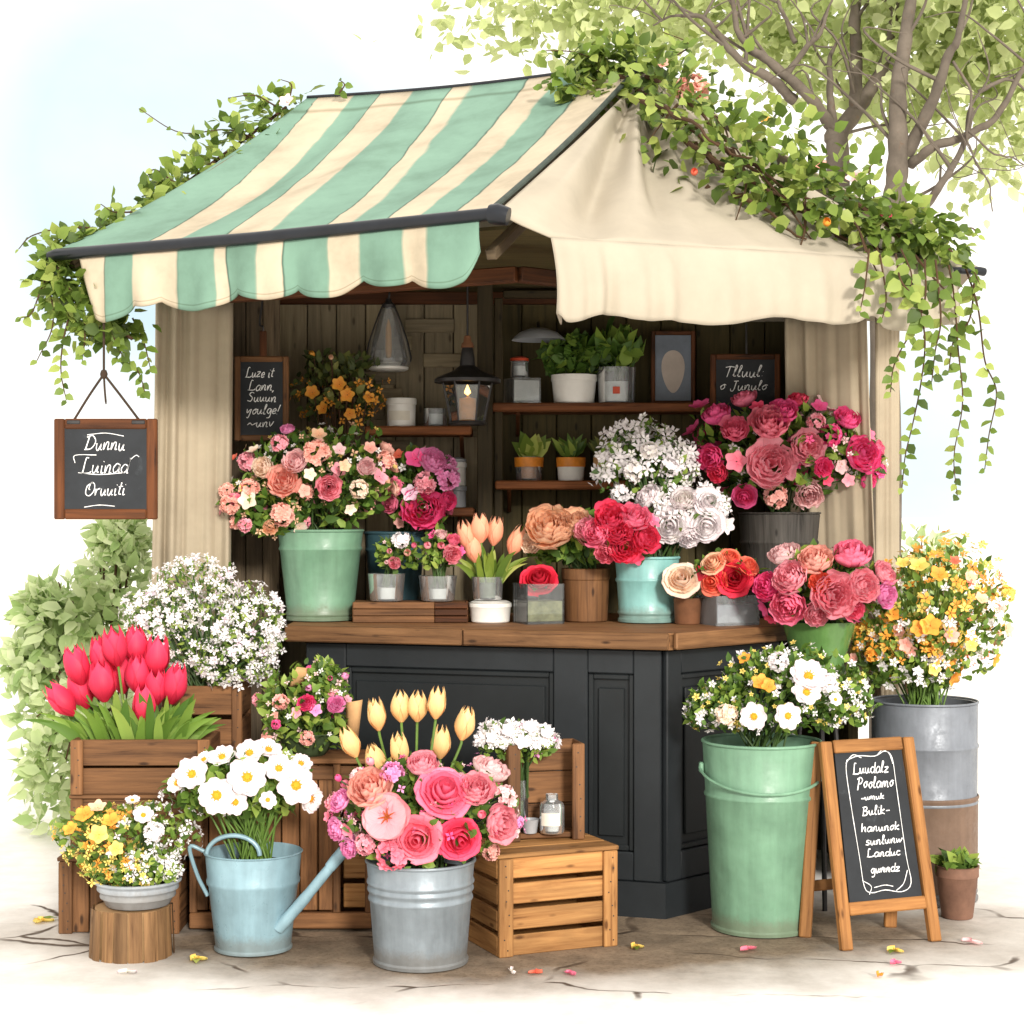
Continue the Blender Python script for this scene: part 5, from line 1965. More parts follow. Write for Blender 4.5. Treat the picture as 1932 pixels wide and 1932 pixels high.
def sandwich_board():
    # front frame: feet and head measured on the ground and at the hinge
    fl, fr_ = np.array([at(1597, 0, 5.62)[0], 5.62, 0]), np.array([at(1764, 0, 5.74)[0], 5.74, 0])
    tl, tr = at(1556, 1399, 5.80), at(1711, 1392, 5.92)
    tr[2] = tl[2] = (tl[2] + tr[2]) / 2
    base = (fl + fr_) / 2
    root = thing('sandwich_board', 'wooden A-frame chalkboard standing on the paving beside the tall sea green bucket', 'sandwich board', tuple(base))
    o = np.array(base)
    bw = .040
    ux = unit(fr_ - fl)
    mid0, mid1 = (fl + fr_) / 2, (tl + tr) / 2
    up = unit(mid1 - mid0)
    nz = np.cross(ux, up)
    nz = nz if nz[1] < 0 else -nz
    W0 = np.linalg.norm(fr_ - fl)
    for a, b in ((fl, tl), (fr_, tr)):
        part('front_leg', MB().plank(a - o, b - o, bw, .026, nz, .004), WOOD_FRAME, root, True)
    P = lambda s, t: (fl + (fr_ - fl) * s) * (1 - t) + (tl + (tr - tl) * s) * t - o
    off = .09
    part('top_rail', MB().plank(P(.085, .972), P(.915, .972), .042, .024, nz, .004), WOOD_FRAME, root, True)
    part('bottom_rail', MB().plank(P(.06, .19), P(.94, .19), .04, .024, nz, .004), WOOD_FRAME, root, True)
    mb = MB()
    A_, B_, C_, D_ = P(.085, .212), P(.915, .212), P(.905, .945), P(.095, .945)
    V = []
    for q in (A_, B_, C_, D_):
        V.append(q + nz * .004)
    for q in (A_, B_, C_, D_):
        V.append(q - nz * .006)
    mb.add(np.array(V), [np.array([[0, 1, 2, 3], [7, 6, 5, 4], [0, 4, 5, 1], [1, 5, 6, 2], [2, 6, 7, 3], [3, 7, 4, 0]])])
    part('slate', mb, SLATE, root, True)
    # lettering
    org = P(.5, .58)
    hgt = np.linalg.norm(P(.5, .945) - P(.5, .212))
    mb = MB()
    Z = nz * .0058
    wl = [('Luudalz', -.068, .165, .034, .135), ('Poolamo', -.060, .118, .034, .14), ('-umuk', -.050, .080, .018, .09), ('Bulik-', -.052, .032, .028, .105),
          ('hanunok', -.062, -.020, .026, .145), ('sunlunw', -.052, -.062, .026, .14), ('Landuc', -.052, -.100, .024, .125), ('gunndz', -.046, -.150, .026, .11)]
    for tx, x0, y0, sz, wd in wl:
        write(mb, tx, x0, y0, sz, org, ux, up, Z, .0038, .2, wd)
    for pts in ([(-.085, .21), (-.04, .222), (.02, .218), (.06, .232), (.085, .21), (.088, .12), (.092, -.1), (.098, -.19), (.06, -.215), (0, -.205), (-.05, -.21), (-.075, -.19), (-.08, -.1), (-.088, .05), (-.092, .17), (-.085, .21)],
                [(-.09, .2), (-.06, .226), (-.03, .215)], [(.03, .22), (.05, .235), (.075, .225), (.085, .19)], [(.04, -.21), (.07, -.19), (.09, -.15)], [(-.08, -.17), (-.05, -.19), (-.06, -.215)], [(-.04, -.195), (.0, -.19), (.03, -.196)]):
        ribbon(mb, pts, .0026, org, ux, up, Z)
    part('lettering', mb, CHALK, root, True, angle=0)
    # rear legs, hinged at the top
    back = np.array([-.04, .0, 0])
    rl = np.array([at(1518, 0, 5.80)[0], 5.80, 0])
    rr = rl + (fr_ - fl) * np.array([1, 1, 1])
    rl2 = rl
    for a, b in ((rl2, tl + [-.02, .035, -.004]), (rr + [0.0, .02, 0], tr + [-.02, .035, -.004])):
        part('rear_leg', MB().plank(a - o, b - o, bw, .026, nz * [1, 1, 0] + [-.35, 0, 0], .004), WOOD_FRAME, root, True)
    part('rear_rail', MB().plank(rl2 * .75 + (tl) * .25 - o + [0.0, .03, 0], rr * .75 + tr * .25 - o + [0, .04, 0], .035, .018, nz, .004), WOOD_FRAME, root, True)


sandwich_board()

# ------------------------------------------------------------------ flowers
left = lambda q: q[0] < -.05
right = lambda q: q[0] > -.15
topz = lambda q: q[2] > .15
low = lambda q: q[2] < .2

# zinc bucket: roses, then the cream tulips behind them
b0 = at(794, 1628, 5.46)
bouquet('rose_bouquet', 'large bouquet of hot pink, crimson and pale pink roses in the zinc bucket', 'flowers', b0, Ell(795, 1532, 5.46, 172, 100, .19), [
    (733, 1541, 47, 'anemone', 'anemonepink'), (838, 1495, 54, 'rose', 'hotpink'), (866, 1581, 44, 'rose', 'crimson'), (788, 1580, 46, 'rose', 'rose'),
    (701, 1492, 42, 'peony', 'coral'), (796, 1448, 30, 'peony', 'pink'), (922, 1460, 36, 'peony', 'palepink'), (940, 1552, 36, 'peony', 'pink'),
    (645, 1512, 22, 'peony', 'orchid'), (638, 1563, 22, 'peony', 'orchid'), (742, 1605, 34, 'cluster', 'rose'), (895, 1492, 34, 'peony', 'pink'),
    (950, 1505, 24, 'cluster', 'palepink'), (640, 1470, 12, 'bud', 'magenta'), (740, 1462, 24, 'cluster', 'orchid'), (690, 1590, 22, 'cluster', 'pink'),
    (925, 1605, 18, 'cluster', 'dusty'), (660, 1600, 16, 'floret', 'magenta'), (620, 1540, 12, 'floret', 'rose'), (970, 1570, 13, 'floret', 'palepink'), (700, 1440, 15, 'bud', 'pink')],
    (900, 24, L_DEEP), [(70, 9, 'magenta'), (60, 8, 'palepink'), (40, 8, 'orchid')], 16, extra=[(44, 18, ['peony', 'cluster', 'bud', 'floret'], ['pink', 'orchid', 'rose', 'palepink', 'magenta'])])
tulip_bunch('tulip_bunch', 'bunch of cream yellow tulips rising behind the pink roses', at(780, 1540, 5.58), [
    (711, 1350, -8), (756, 1334, -3), (788, 1334, 2), (824, 1328, 5), (877, 1367, 12), (661, 1402, -24), (754, 1415, -6), (832, 1402, 4), (708, 1434, -16), (748, 1455, 0)], 5.60, 'tulipcream', 65, 34, .24, .014, L_DEEP, .12)
# watering can: white primroses
bouquet('primrose_bunch', 'bunch of white primroses with orange centres in the blue watering can', 'flowers', at(478, 1612, 5.64), Ell(460, 1482, 5.62, 140, 76, .13), [
    (365, 1462, 34, 'daisy', 'white'), (411, 1499, 38, 'daisy', 'white'), (467, 1468, 40, 'daisy', 'white'), (556, 1482, 40, 'daisy', 'white'), (471, 1424, 30, 'daisy', 'white'), (506, 1418, 28, 'daisy', 'white'),
    (420, 1431, 28, 'daisy', 'cream'), (583, 1505, 28, 'daisy', 'white'), (525, 1452, 30, 'daisy', 'white'), (566, 1443, 24, 'daisy', 'white'), (336, 1478, 22, 'daisy', 'cream'), (445, 1512, 26, 'daisy', 'white'), (386, 1435, 20, 'daisy', 'white'), (505, 1508, 18, 'daisy', 'bluewhite')],
    (700, 34, L_MID), [(60, 10, 'white')], 46, up=.1, stem_mat=STEM)
# bowl on the stump
bouquet('bowl_flowers', 'low mixed yellow, orange and white flowers in the grey bowl on the stump', 'flowers', at(260, 1662, 5.58), [Ell(236, 1582, 5.58, 132, 78, .16), Ell(258, 1635, 5.56, 88, 34, .12)], [
    (160, 1540, 20, 'floret', 'orange'), (185, 1525, 18, 'floret', 'peach'), (210, 1550, 18, 'floret', 'orange'), (135, 1565, 16, 'floret', 'orange'), (270, 1540, 20, 'daisy', 'white'), (290, 1570, 20, 'cluster', 'bluewhite'), (250, 1512, 15, 'daisy', 'white'), (188, 1575, 20, 'floret', 'yellow'), (220, 1600, 15, 'floret', 'yellow')],
    (1300, 19, L_MID), [(110, 10, 'white', right), (90, 10, 'orange', lambda q: q[0] < .1 and q[2] > -.1), (150, 8, 'yellow', lambda q: q[0] < .35), (110, 9, 'bluewhite', right)], 16, zmin=-.95)
# red tulips
tulip_bunch('tulip_bunch', 'bunch of bright red tulips in the topmost crate of the left stack', at(262, 1412, 5.96), [
    (146, 1258, -16), (152, 1303, -20), (117, 1322, -42), (193, 1287, -8), (217, 1222, -8), (193, 1241, -12), (229, 1273, -4), (256, 1219, -2), (259, 1273, 0), (296, 1240, 4), (294, 1298, 3), (330, 1292, 12), (272, 1330, 0)],
    5.96, 'tulipred', 80, 80, .24, .019, L_TULIP, .19)
# baby's breath
bouquet('white_sprays', 'cloud of tiny white blossom sprays in the crate behind the red tulips', 'flowers', at(392, 1300, 6.22), [Ell(388, 1205, 6.22, 128, 84, .18), Ell(300, 1165, 6.20, 76, 62, .12), Ell(478, 1180, 6.20, 70, 74, .12), Ell(372, 1112, 6.24, 84, 62, .12), Ell(440, 1250, 6.16, 80, 56, .10)], [],
        (2400, 15, L_MID), [(1050, 8, 'white'), (360, 10, 'bluewhite'), (90, 9, 'lilac')], 80, up=.2, leaf_t_=LEAF_N, stem_mat=STEM_D)
# bouquet in paper on the cabinet
e = Ell(580, 1345, 5.98, 92, 80, .12)
pb = bouquet('paper_bouquet', 'small loose bouquet of magenta and pink flowers in kraft paper on the cabinet', 'flowers', at(580, 1430, 5.98), [e, Ell(615, 1290, 5.98, 38, 42, .06)], [
    (578, 1328, 17, 'peony', 'magenta'), (530, 1325, 16, 'cluster', 'dusty'), (632, 1330, 17, 'peony', 'orchid'), (560, 1345, 12, 'floret', 'pink'), (520, 1350, 10, 'floret', 'coral'), (595, 1340, 13, 'floret', 'orchid'), (655, 1320, 10, 'floret', 'pink')],
    (1100, 22, L_MID), [(40, 7, 'palepink'), (50, 6, 'cream')], 14, extra=[(20, 12, ['floret', 'cluster', 'bud'], ['orchid', 'magenta', 'dusty', 'pink'])])
for pts in (((545, 1300, 5.98), (560, 1258, 5.96), (590, 1262, 5.98), (575, 1290, 6.0)), ((652, 1325, 5.93), (684, 1320, 5.92), (676, 1390, 5.93), (655, 1400, 5.94))):
    q = [at(*p) for p in pts]
    P = np.array([[q[0] + (q[1] - q[0]) * a + ((q[3] + (q[2] - q[3]) * a) - (q[0] + (q[1] - q[0]) * a)) * b + np.array([0, -.015 * math.sin(PI * a), 0]) for b in np.linspace(0, 1, 5)] for a in np.linspace(0, 1, 5)])
    part('paper_flap', MB().grid(P, 0), PAPER, pb, angle=0, solid=.0012)
part('paper_wrap', MB().lathe([(.045, .0), (.07, .03), (.10, .085), (.104, .09)], tuple(at(580, 1432, 5.98)), 14), m_plain('dark_wrap', lin('#3a4a2c'), .8, 0, .4, 20), pb, solid=.001)
# white flowers in the upright crate
bouquet('white_blossoms', 'flat cluster of white blossoms spilling over the top of the upright crate', 'flowers', at(978, 1475, 5.82), Ell(978, 1400, 5.80, 78, 40, .07), [(1000, 1375, 15, 'floret', 'white'), (960, 1380, 15, 'floret', 'white'), (1030, 1385, 14, 'floret', 'bluewhite'), (930, 1392, 14, 'floret', 'white'), (985, 1400, 14, 'floret', 'cream')],
        (420, 18, L_MID), [(230, 11, 'white', lambda q: q[2] > -.15), (40, 9, 'cream', topz), (12, 9, 'orchid')], 12)
# daisies in the sea green bucket
bouquet('daisy_bush', 'bushy white daisies with yellow centres in the tall sea green bucket', 'flowers', at(1436, 1400, 5.93), [Ell(1464, 1322, 5.92, 160, 76, .18), Ell(1480, 1268, 5.94, 110, 52, .13), Ell(1360, 1335, 5.92, 68, 52, .11), Ell(1582, 1320, 5.92, 66, 62, .11)], [
    (1524, 1280, 38, 'daisy', 'white'), (1520, 1308, 30, 'daisy', 'white'), (1423, 1350, 28, 'daisy', 'white'), (1486, 1349, 27, 'daisy', 'white'), (1372, 1345, 22, 'cluster', 'palepeach'), (1436, 1290, 20, 'floret', 'orange'), (1450, 1296, 15, 'floret', 'orange'), (1406, 1244, 14, 'floret', 'orange'),
    (1560, 1290, 20, 'cluster', 'white'), (1468, 1250, 20, 'cluster', 'white'), (1575, 1320, 14, 'daisy', 'white')],
    (1900, 19, L_DEEP), [(260, 9, 'white'), (130, 7, 'yellow'), (60, 9, 'bluewhite')], 20)
# tall spray in the barrel
bouquet('meadow_spray', 'tall loose spray of yellow, orange and white flowers in the grey barrel', 'flowers', at(1742, 1325, 6.40), [Ell(1765, 1165, 6.40, 148, 130, .22), Ell(1715, 1235, 6.38, 105, 80, .16)], [
    (1755, 1180, 22, 'floret', 'orange'), (1735, 1185, 18, 'floret', 'orange'), (1795, 1200, 15, 'floret', 'coral'), (1710, 1215, 15, 'floret', 'coral'), (1735, 1070, 20, 'floret', 'yellow'), (1770, 1085, 18, 'floret', 'orange'), (1705, 1065, 16, 'floret', 'yellow'), (1830, 1090, 14, 'floret', 'peach'), (1850, 1130, 14, 'floret', 'peach'), (1800, 1060, 13, 'floret', 'redorange'), (1830, 1200, 14, 'floret', 'orange')],
    (2000, 20, L_MID), [(140, 10, 'white', lambda q: q[2] < .3), (170, 10, 'yellow', topz), (110, 11, 'orange', topz), (60, 8, 'redorange', lambda q: q[0] > .25), (90, 9, 'cream'), (90, 12, 'orange', lambda q: q[2] > -.2)], 60, extra=[(60, 15, ['floret', 'floret', 'cluster'], ['orange', 'yellow', 'orange', 'peach', 'coral'])], up=.6, leaf_t_=LEAF, stem_mat=STEM)
# peonies by the counter end
bouquet('peony_bunch', 'dense bunch of pink and coral peonies in the green vase at the counter end', 'flowers', at(1545, 1178, 6.32), Ell(1558, 1112, 6.30, 122, 74, .17), [
    (1483, 1053, 32, 'peony', 'palepink'), (1539, 1062, 33, 'peony', 'coral'), (1606, 1053, 38, 'peony', 'hotpink'), (1494, 1092, 34, 'peony', 'pink'), (1453, 1107, 30, 'peony', 'magenta'), (1490, 1140, 34, 'peony', 'hotpink'),
    (1571, 1122, 42, 'peony', 'pink'), (1626, 1107, 32, 'peony', 'pink'), (1668, 1122, 24, 'peony', 'orchid'), (1666, 1084, 24, 'peony', 'pink'), (1540, 1155, 25, 'peony', 'pink'), (1545, 1100, 20, 'peony', 'redorange'), (1445, 1145, 20, 'floret', 'magenta'), (1455, 1165, 14, 'floret', 'crimson'), (1610, 1150, 20, 'peony', 'hotpink')],
    (500, 26, L_DEEP), [(30, 8, 'magenta')], 40, extra=[(20, 24, ['peony'], ['pink', 'hotpink', 'rose'])])
# peach bouquet
bouquet('peach_bouquet', 'wide loose bouquet of peach and coral flowers in the pale green enamel bucket', 'flowers', at(605, 1008, 6.72), [Ell(590, 905, 6.70, 158, 104, .20), Ell(500, 955, 6.62, 85, 62, .12)], [
    (537, 908, 30, 'peony', 'coral'), (620, 918, 24, 'peony', 'pink'), (677, 923, 19, 'cluster', 'palepeach'), (598, 855, 26, 'cluster', 'coral'), (557, 872, 22, 'peony', 'palepink'), (499, 882, 21, 'peony', 'palepeach'), (528, 838, 18, 'cluster', 'pink'), (472, 923, 20, 'cluster', 'coral'), (531, 970, 24, 'cluster', 'coral'),
    (601, 822, 16, 'floret', 'peach'), (690, 882, 18, 'peony', 'palepink'), (697, 847, 15, 'floret', 'coral'), (443, 865, 11, 'floret', 'redorange'), (445, 942, 14, 'cluster', 'rose'), (543, 812, 13, 'peony', 'orchid'), (640, 850, 14, 'floret', 'palepink'), (585, 895, 13, 'floret', 'palepeach'), (650, 880, 13, 'floret', 'peach'), (480, 850, 14, 'floret', 'palepeach'), (575, 925, 14, 'floret', 'coral'), (660, 960, 12, 'floret', 'palepeach')],
    (1700, 24, L_DEEP), [(90, 8, 'peach'), (70, 8, 'cream', topz), (60, 8, 'yellow', topz)], 22, zmin=-.9, extra=[(46, 17, ['peony', 'cluster', 'floret'], ['coral', 'peach', 'palepeach', 'pink'])])
# orange branch plant behind
pot('branch_vase', 'plain dark vase behind the peach bouquet, holding branches of orange flowers', 'vase', 640, 7.05, .06, .05, ZC, h=.26, mat=DARKMETAL, fill=SOIL, fill_h=.9)
bouquet('orange_branches', 'branches of small orange flowers rising behind the peach bouquet', 'flowers', np.array([at(640, 0, 7.05)[0], 7.05, ZC + .25]), Ell(638, 735, 7.05, 84, 88, .10), [(590, 740, 15, 'floret', 'orange'), (640, 725, 15, 'floret', 'orange'), (655, 745, 15, 'floret', 'orange'), (610, 770, 14, 'floret', 'orange'), (695, 750, 13, 'floret', 'orange'), (590, 670, 11, 'bud', 'orange'), (625, 675, 9, 'bud', 'peach'), (660, 780, 13, 'floret', 'orange')],
        (420, 21, L_OLIVE), [(50, 9, 'orange', lambda q: q[2] < .2)], 22, stem_mat=TWIG)
# magenta blooms in the dark bucket
bouquet('magenta_blooms', 'cluster of magenta and pink blooms in the dark teal bucket', 'flowers', at(745, 1010, 6.98), Ell(790, 925, 6.95, 72, 84, .11), [(800, 958, 40, 'peony', 'magenta'), (815, 872, 28, 'peony', 'orchid'), (784, 868, 22, 'floret', 'magenta'), (842, 902, 26, 'cluster', 'orchid'), (775, 930, 18, 'floret', 'lilac'), (800, 912, 22, 'cluster', 'pink'), (770, 965, 18, 'floret', 'crimson'), (842, 945, 20, 'peony', 'magenta'), (752, 860, 14, 'floret', 'redorange'), (755, 985, 12, 'floret', 'dusty')],
        (500, 22, L_DEEP), [(20, 8, 'cream')], 12, extra=[(18, 18, ['peony', 'cluster', 'floret'], ['magenta', 'orchid', 'hotpink'])])
# posies in the glass pots
bouquet('bud_posy', 'small posy of pale pink and white buds in the left glass pot', 'flowers', at(733, 1084, 6.62), Ell(752, 1046, 6.62, 50, 40, .07), [(757, 1020, 18, 'cluster', 'bluewhite'), (735, 1040, 10, 'bud', 'pink'), (768, 1043, 13, 'bud', 'coral'), (745, 1062, 12, 'peony', 'pink'), (780, 1030, 10, 'bud', 'hotpink'), (730, 1060, 8, 'bud', 'palepink')],
        (230, 17, L_MID), [(12, 6, 'palepink')], 10)
bouquet('bud_posy', 'small posy of hot pink and magenta buds in the right glass pot', 'flowers', at(828, 1088, 6.62), Ell(832, 1042, 6.60, 45, 42, .07), [(808, 1030, 13, 'bud', 'pink'), (832, 1030, 13, 'bud', 'rose'), (852, 1045, 18, 'peony', 'pink'), (832, 1010, 12, 'peony', 'palepink'), (855, 1020, 13, 'peony', 'hotpink'), (815, 1012, 9, 'floret', 'magenta'), (868, 1040, 10, 'floret', 'magenta')],
        (230, 17, L_MID), [(12, 6, 'magenta')], 10)
tulip_bunch('tulip_bunch', 'few peach tulips in the small tumbler on the white dish', at(920, 1090, 6.6), [(906, 998, -4), (934, 1004, 8), (880, 1012, -14), (974, 1022, 22), (893, 1035, -8)], 6.60, 'tulippeach', 58, 26, .16, .014, L_LIME, .06, depth=.03)
# peach peonies in the wooden pot
bouquet('peach_peonies', 'soft peach peonies with dark leaves in the brown wooden pot', 'flowers', at(1105, 1075, 6.66), [Ell(1070, 1020, 6.64, 88, 52, .12)], [(1035, 1000, 44, 'peony', 'peach'), (1085, 990, 30, 'peony', 'peach'), (1005, 1025, 20, 'peony', 'palepeach'), (1105, 1010, 22, 'peony', 'coral'), (1060, 1000, 26, 'peony', 'peach')],
        (420, 32, L_DEEP), [], 14, zmin=-.95)
rr_ = thing('single_rose', 'single large dark red rose sitting in the square glass vase', 'flower', tuple(at(1016, 1088, 6.55)))
put_bloom(rr_, at(1017, 1090, 6.53), (-.05, -.75, .6), 40 * 6.53 / F, 'rose', 'red')
part('stem', MB().tube([at(1016, 1100, 6.55), at(1018, 1155, 6.55)], .004, 6), STEM_D, rr_)
mb = MB()
for a in range(7):
    d = np.array([[math.cos(a * .9), math.sin(a * .9) * .6 - .1, -.15]])
    mb.scatter(LEAF, [at(1016, 1105, 6.55)], frames(d, [0, 0, 1]), .06)
part('foliage', mb, L_DEEP, rr_, angle=0)
# crimson and white in the turquoise bucket
bouquet('crimson_blooms', 'dense crimson pink blooms at the front of the turquoise bucket', 'flowers', at(1200, 1060, 6.58), Ell(1166, 1010, 6.54, 78, 58, .12), [(1152, 982, 34, 'peony', 'crimson'), (1195, 980, 30, 'peony', 'hotpink'), (1128, 1006, 28, 'peony', 'hotpink'), (1178, 1032, 30, 'peony', 'crimson'), (1216, 1016, 28, 'peony', 'crimson'), (1108, 998, 22, 'peony', 'pink'), (1145, 1040, 22, 'peony', 'rose'), (1165, 1005, 26, 'peony', 'crimson'), (1200, 1050, 16, 'floret', 'crimson'), (1230, 985, 16, 'floret', 'hotpink')],
        (260, 26, L_DEEP), [], 14)
bouquet('white_roses', 'full white roses with loose white blossoms above, right of the crimson blooms', 'flowers', at(1250, 1055, 6.66), [Ell(1296, 970, 6.66, 88, 58, .12), Ell(1220, 878, 6.74, 102, 82, .12)], [(1265, 988, 40, 'rose', 'white'), (1336, 948, 32, 'rose', 'white'), (1331, 990, 36, 'rose', 'white'), (1225, 942, 26, 'peony', 'white'), (1290, 945, 24, 'peony', 'cream'), (1300, 1010, 22, 'peony', 'white'), (1370, 990, 18, 'floret', 'cream'), (1195, 888, 20, 'cluster', 'cream'), (1262, 882, 20, 'cluster', 'white'), (1225, 850, 18, 'cluster', 'cream'), (1170, 930, 18, 'cluster', 'white')],
        (900, 19, L_DEEP), [(330, 13, 'white', lambda q: q[2] > -.3), (160, 12, 'cream')], 40)
# corner roses
bouquet('peach_rose', 'single open peach rose in the small clay pot at the counter corner', 'flower', at(1297, 1130, 6.5), Ell(1292, 1100, 6.48, 36, 32, .06), [(1287, 1092, 38, 'rose', 'palepeach')], (70, 24, L_DEEP), [], 4)
bouquet('corner_roses', 'tight bunch of red and burnt orange roses in the low square glass vase', 'flowers', at(1372, 1124, 6.48), Ell(1372, 1082, 6.48, 62, 44, .09), [(1345, 1062, 25, 'rose', 'peach'), (1385, 1088, 36, 'rose', 'red'), (1345, 1096, 28, 'rose', 'redorange'), (1412, 1066, 22, 'rose', 'redorange'), (1378, 1052, 22, 'rose', 'redorange'), (1420, 1095, 18, 'peony', 'darkred'), (1325, 1082, 16, 'floret', 'darkred')],
        (300, 22, L_DEEP), [], 10)
# grand peony bouquet
bouquet('grand_bouquet', 'largest bouquet, magenta and pale pink peonies in the dark grey wooden tub', 'flowers', at(1476, 975, 6.92), [Ell(1476, 856, 6.88, 168, 106, .20), Ell(1570, 860, 6.84, 84, 84, .12)], [
    (1453, 875, 46, 'peony', 'blush'), (1521, 843, 32, 'peony', 'blush'), (1453, 803, 38, 'peony', 'rose'), (1354, 788, 30, 'peony', 'magenta'), (1387, 812, 27, 'peony', 'hotpink'), (1323, 768, 22, 'floret', 'magenta'), (1477, 781, 28, 'peony', 'magenta'), (1405, 757, 24, 'peony', 'hotpink'),
    (1597, 793, 26, 'peony', 'magenta'), (1622, 858, 36, 'peony', 'magenta'), (1405, 935, 26, 'rose', 'magenta'), (1525, 928, 28, 'peony', 'palepink'), (1344, 862, 26, 'peony', 'magenta'), (1463, 935, 24, 'cluster', 'dusty'), (1539, 798, 18, 'cluster', 'pink'), (1638, 820, 15, 'floret', 'hotpink'), (1505, 758, 20, 'peony', 'crimson'), (1356, 890, 20, 'peony', 'crimson'), (1390, 870, 22, 'floret', 'rose'), (1560, 765, 24, 'floret', 'palepink'), (1585, 880, 16, 'floret', 'palepink'), (1560, 905, 12, 'floret', 'crimson'), (1600, 905, 14, 'floret', 'pink'), (1545, 770, 18, 'floret', 'magenta'), (1430, 770, 16, 'floret', 'crimson')],
    (1900, 25, L_DEEP), [(50, 9, 'palepink', right), (40, 9, 'magenta'), (30, 9, 'cream')], 22, extra=[(40, 22, ['peony', 'cluster', 'peony', 'floret'], ['magenta', 'hotpink', 'magenta', 'hotpink', 'rose'])])
# shelf greens
bouquet('leafy_herbs', 'bushy dark green herbs growing in the white ridged bowl', 'plant', at(1083, 712, YS), Ell(1085, 672, YS, 66, 46, .07), [], (300, 30, L_DEEP), [], 10, leaf_t_=LEAF_R)
bouquet('broad_plant', 'pointed broad green leaves growing out of the rounded glass jar', 'plant', at(1165, 698, YS), Ell(1168, 662, YS, 46, 40, .06), [], (80, 52, L_DEEP), [], 8, up=.9)
for px, lab in ((1000, 'small succulent with yellow green tips in the white and amber striped pot'), (1077, 'spiky green succulent in the round amber and white pot'), (1146, 'dark spiky succulent in the pale straw coloured pot')):
    root = thing('succulent', lab, 'plant', tuple(at(px, 862, YS)), 0, 'succulents on the lower shelf')
    mb = MB()
    n = 34
    d = sphere_dirs(n) * np.array([.8, .6, .3]) + np.array([0, -.1, .75])
    mb.scatter(LEAF_N if px > 1010 else LEAF, np.repeat([at(px, 864, YS)], n, 0) + RNG.normal(size=(n, 3)) * [.012, .012, .003], frames(d, [0, -1, .3]), RNG.uniform(.06, .115, n))
    part('foliage', mb, L_LIME if px < 1010 else L_OLIVE if px > 1100 else L_MID, root, angle=0)
bouquet('potted_herb', 'few low green leaves in the small terracotta pot', 'plant', at(1806, 1634, 6.08), Ell(1806, 1626, 6.08, 42, 16, .06), [], (70, 34, L_MID), [], 0)


# ------------------------------------------------------------------ vines
def ribbon_leaves(mb, path, width, n, size, lift=0.0, T=LEAF_R, bias=(0, -.35, .5)):
    """Leaves spread around a 3-D path; width: metres at start, middle, end."""
    path = np.asarray(path)
    f = RNG.random(n)
    i = f * (len(path) - 1)
    p = np.stack([np.interp(i, np.arange(len(path)), path[:, k]) for k in range(3)], 1)
    w = np.interp(f, np.linspace(0, 1, len(width)), width)
    off = RNG.normal(size=(n, 3)) * w[:, None] * np.array([.5, .45, .42])
    p = p + off + np.array([0, 0, lift])
    d = unit(off + 1e-6) * .7 + RNG.normal(size=(n, 3)) * .5 + np.array([0, -.1, -.15])
    mb.scatter(T, p, frames(d, np.array(bias) + RNG.normal(size=(n, 3)) * .45), RNG.uniform(.6, 1.2, n) * size)


def strand(parent, pts, n, size, lmat=L_VINE, r=.0035, nm='hanging_strand'):
    c = bez(pts, 8)
    mb = MB()
    mb.tube(c, np.linspace(r, r * .45, len(c)), 6)
    o = part(nm, mb, TWIG, parent)
    mb = MB()
    f = np.linspace(.06, 1, n)
    i = f * (len(c) - 1)
    p = np.stack([np.interp(i, np.arange(len(c)), c[:, k]) for k in range(3)], 1)
    sgn = np.where(np.arange(n) % 2 == 0, 1., -1.)
    d = np.stack([sgn * RNG.uniform(.5, 1.0, n), RNG.normal(size=n) * .5 - .1, -RNG.uniform(.2, 1.0, n)], 1)
    mb.scatter(LEAF_R, p, frames(d, np.array([0, -1, .25]) + RNG.normal(size=(n, 3)) * .4), size * RNG.uniform(.65, 1.15, n) * np.linspace(1.1, .6, n))
    part('leaves', mb, lmat, o)
    return o


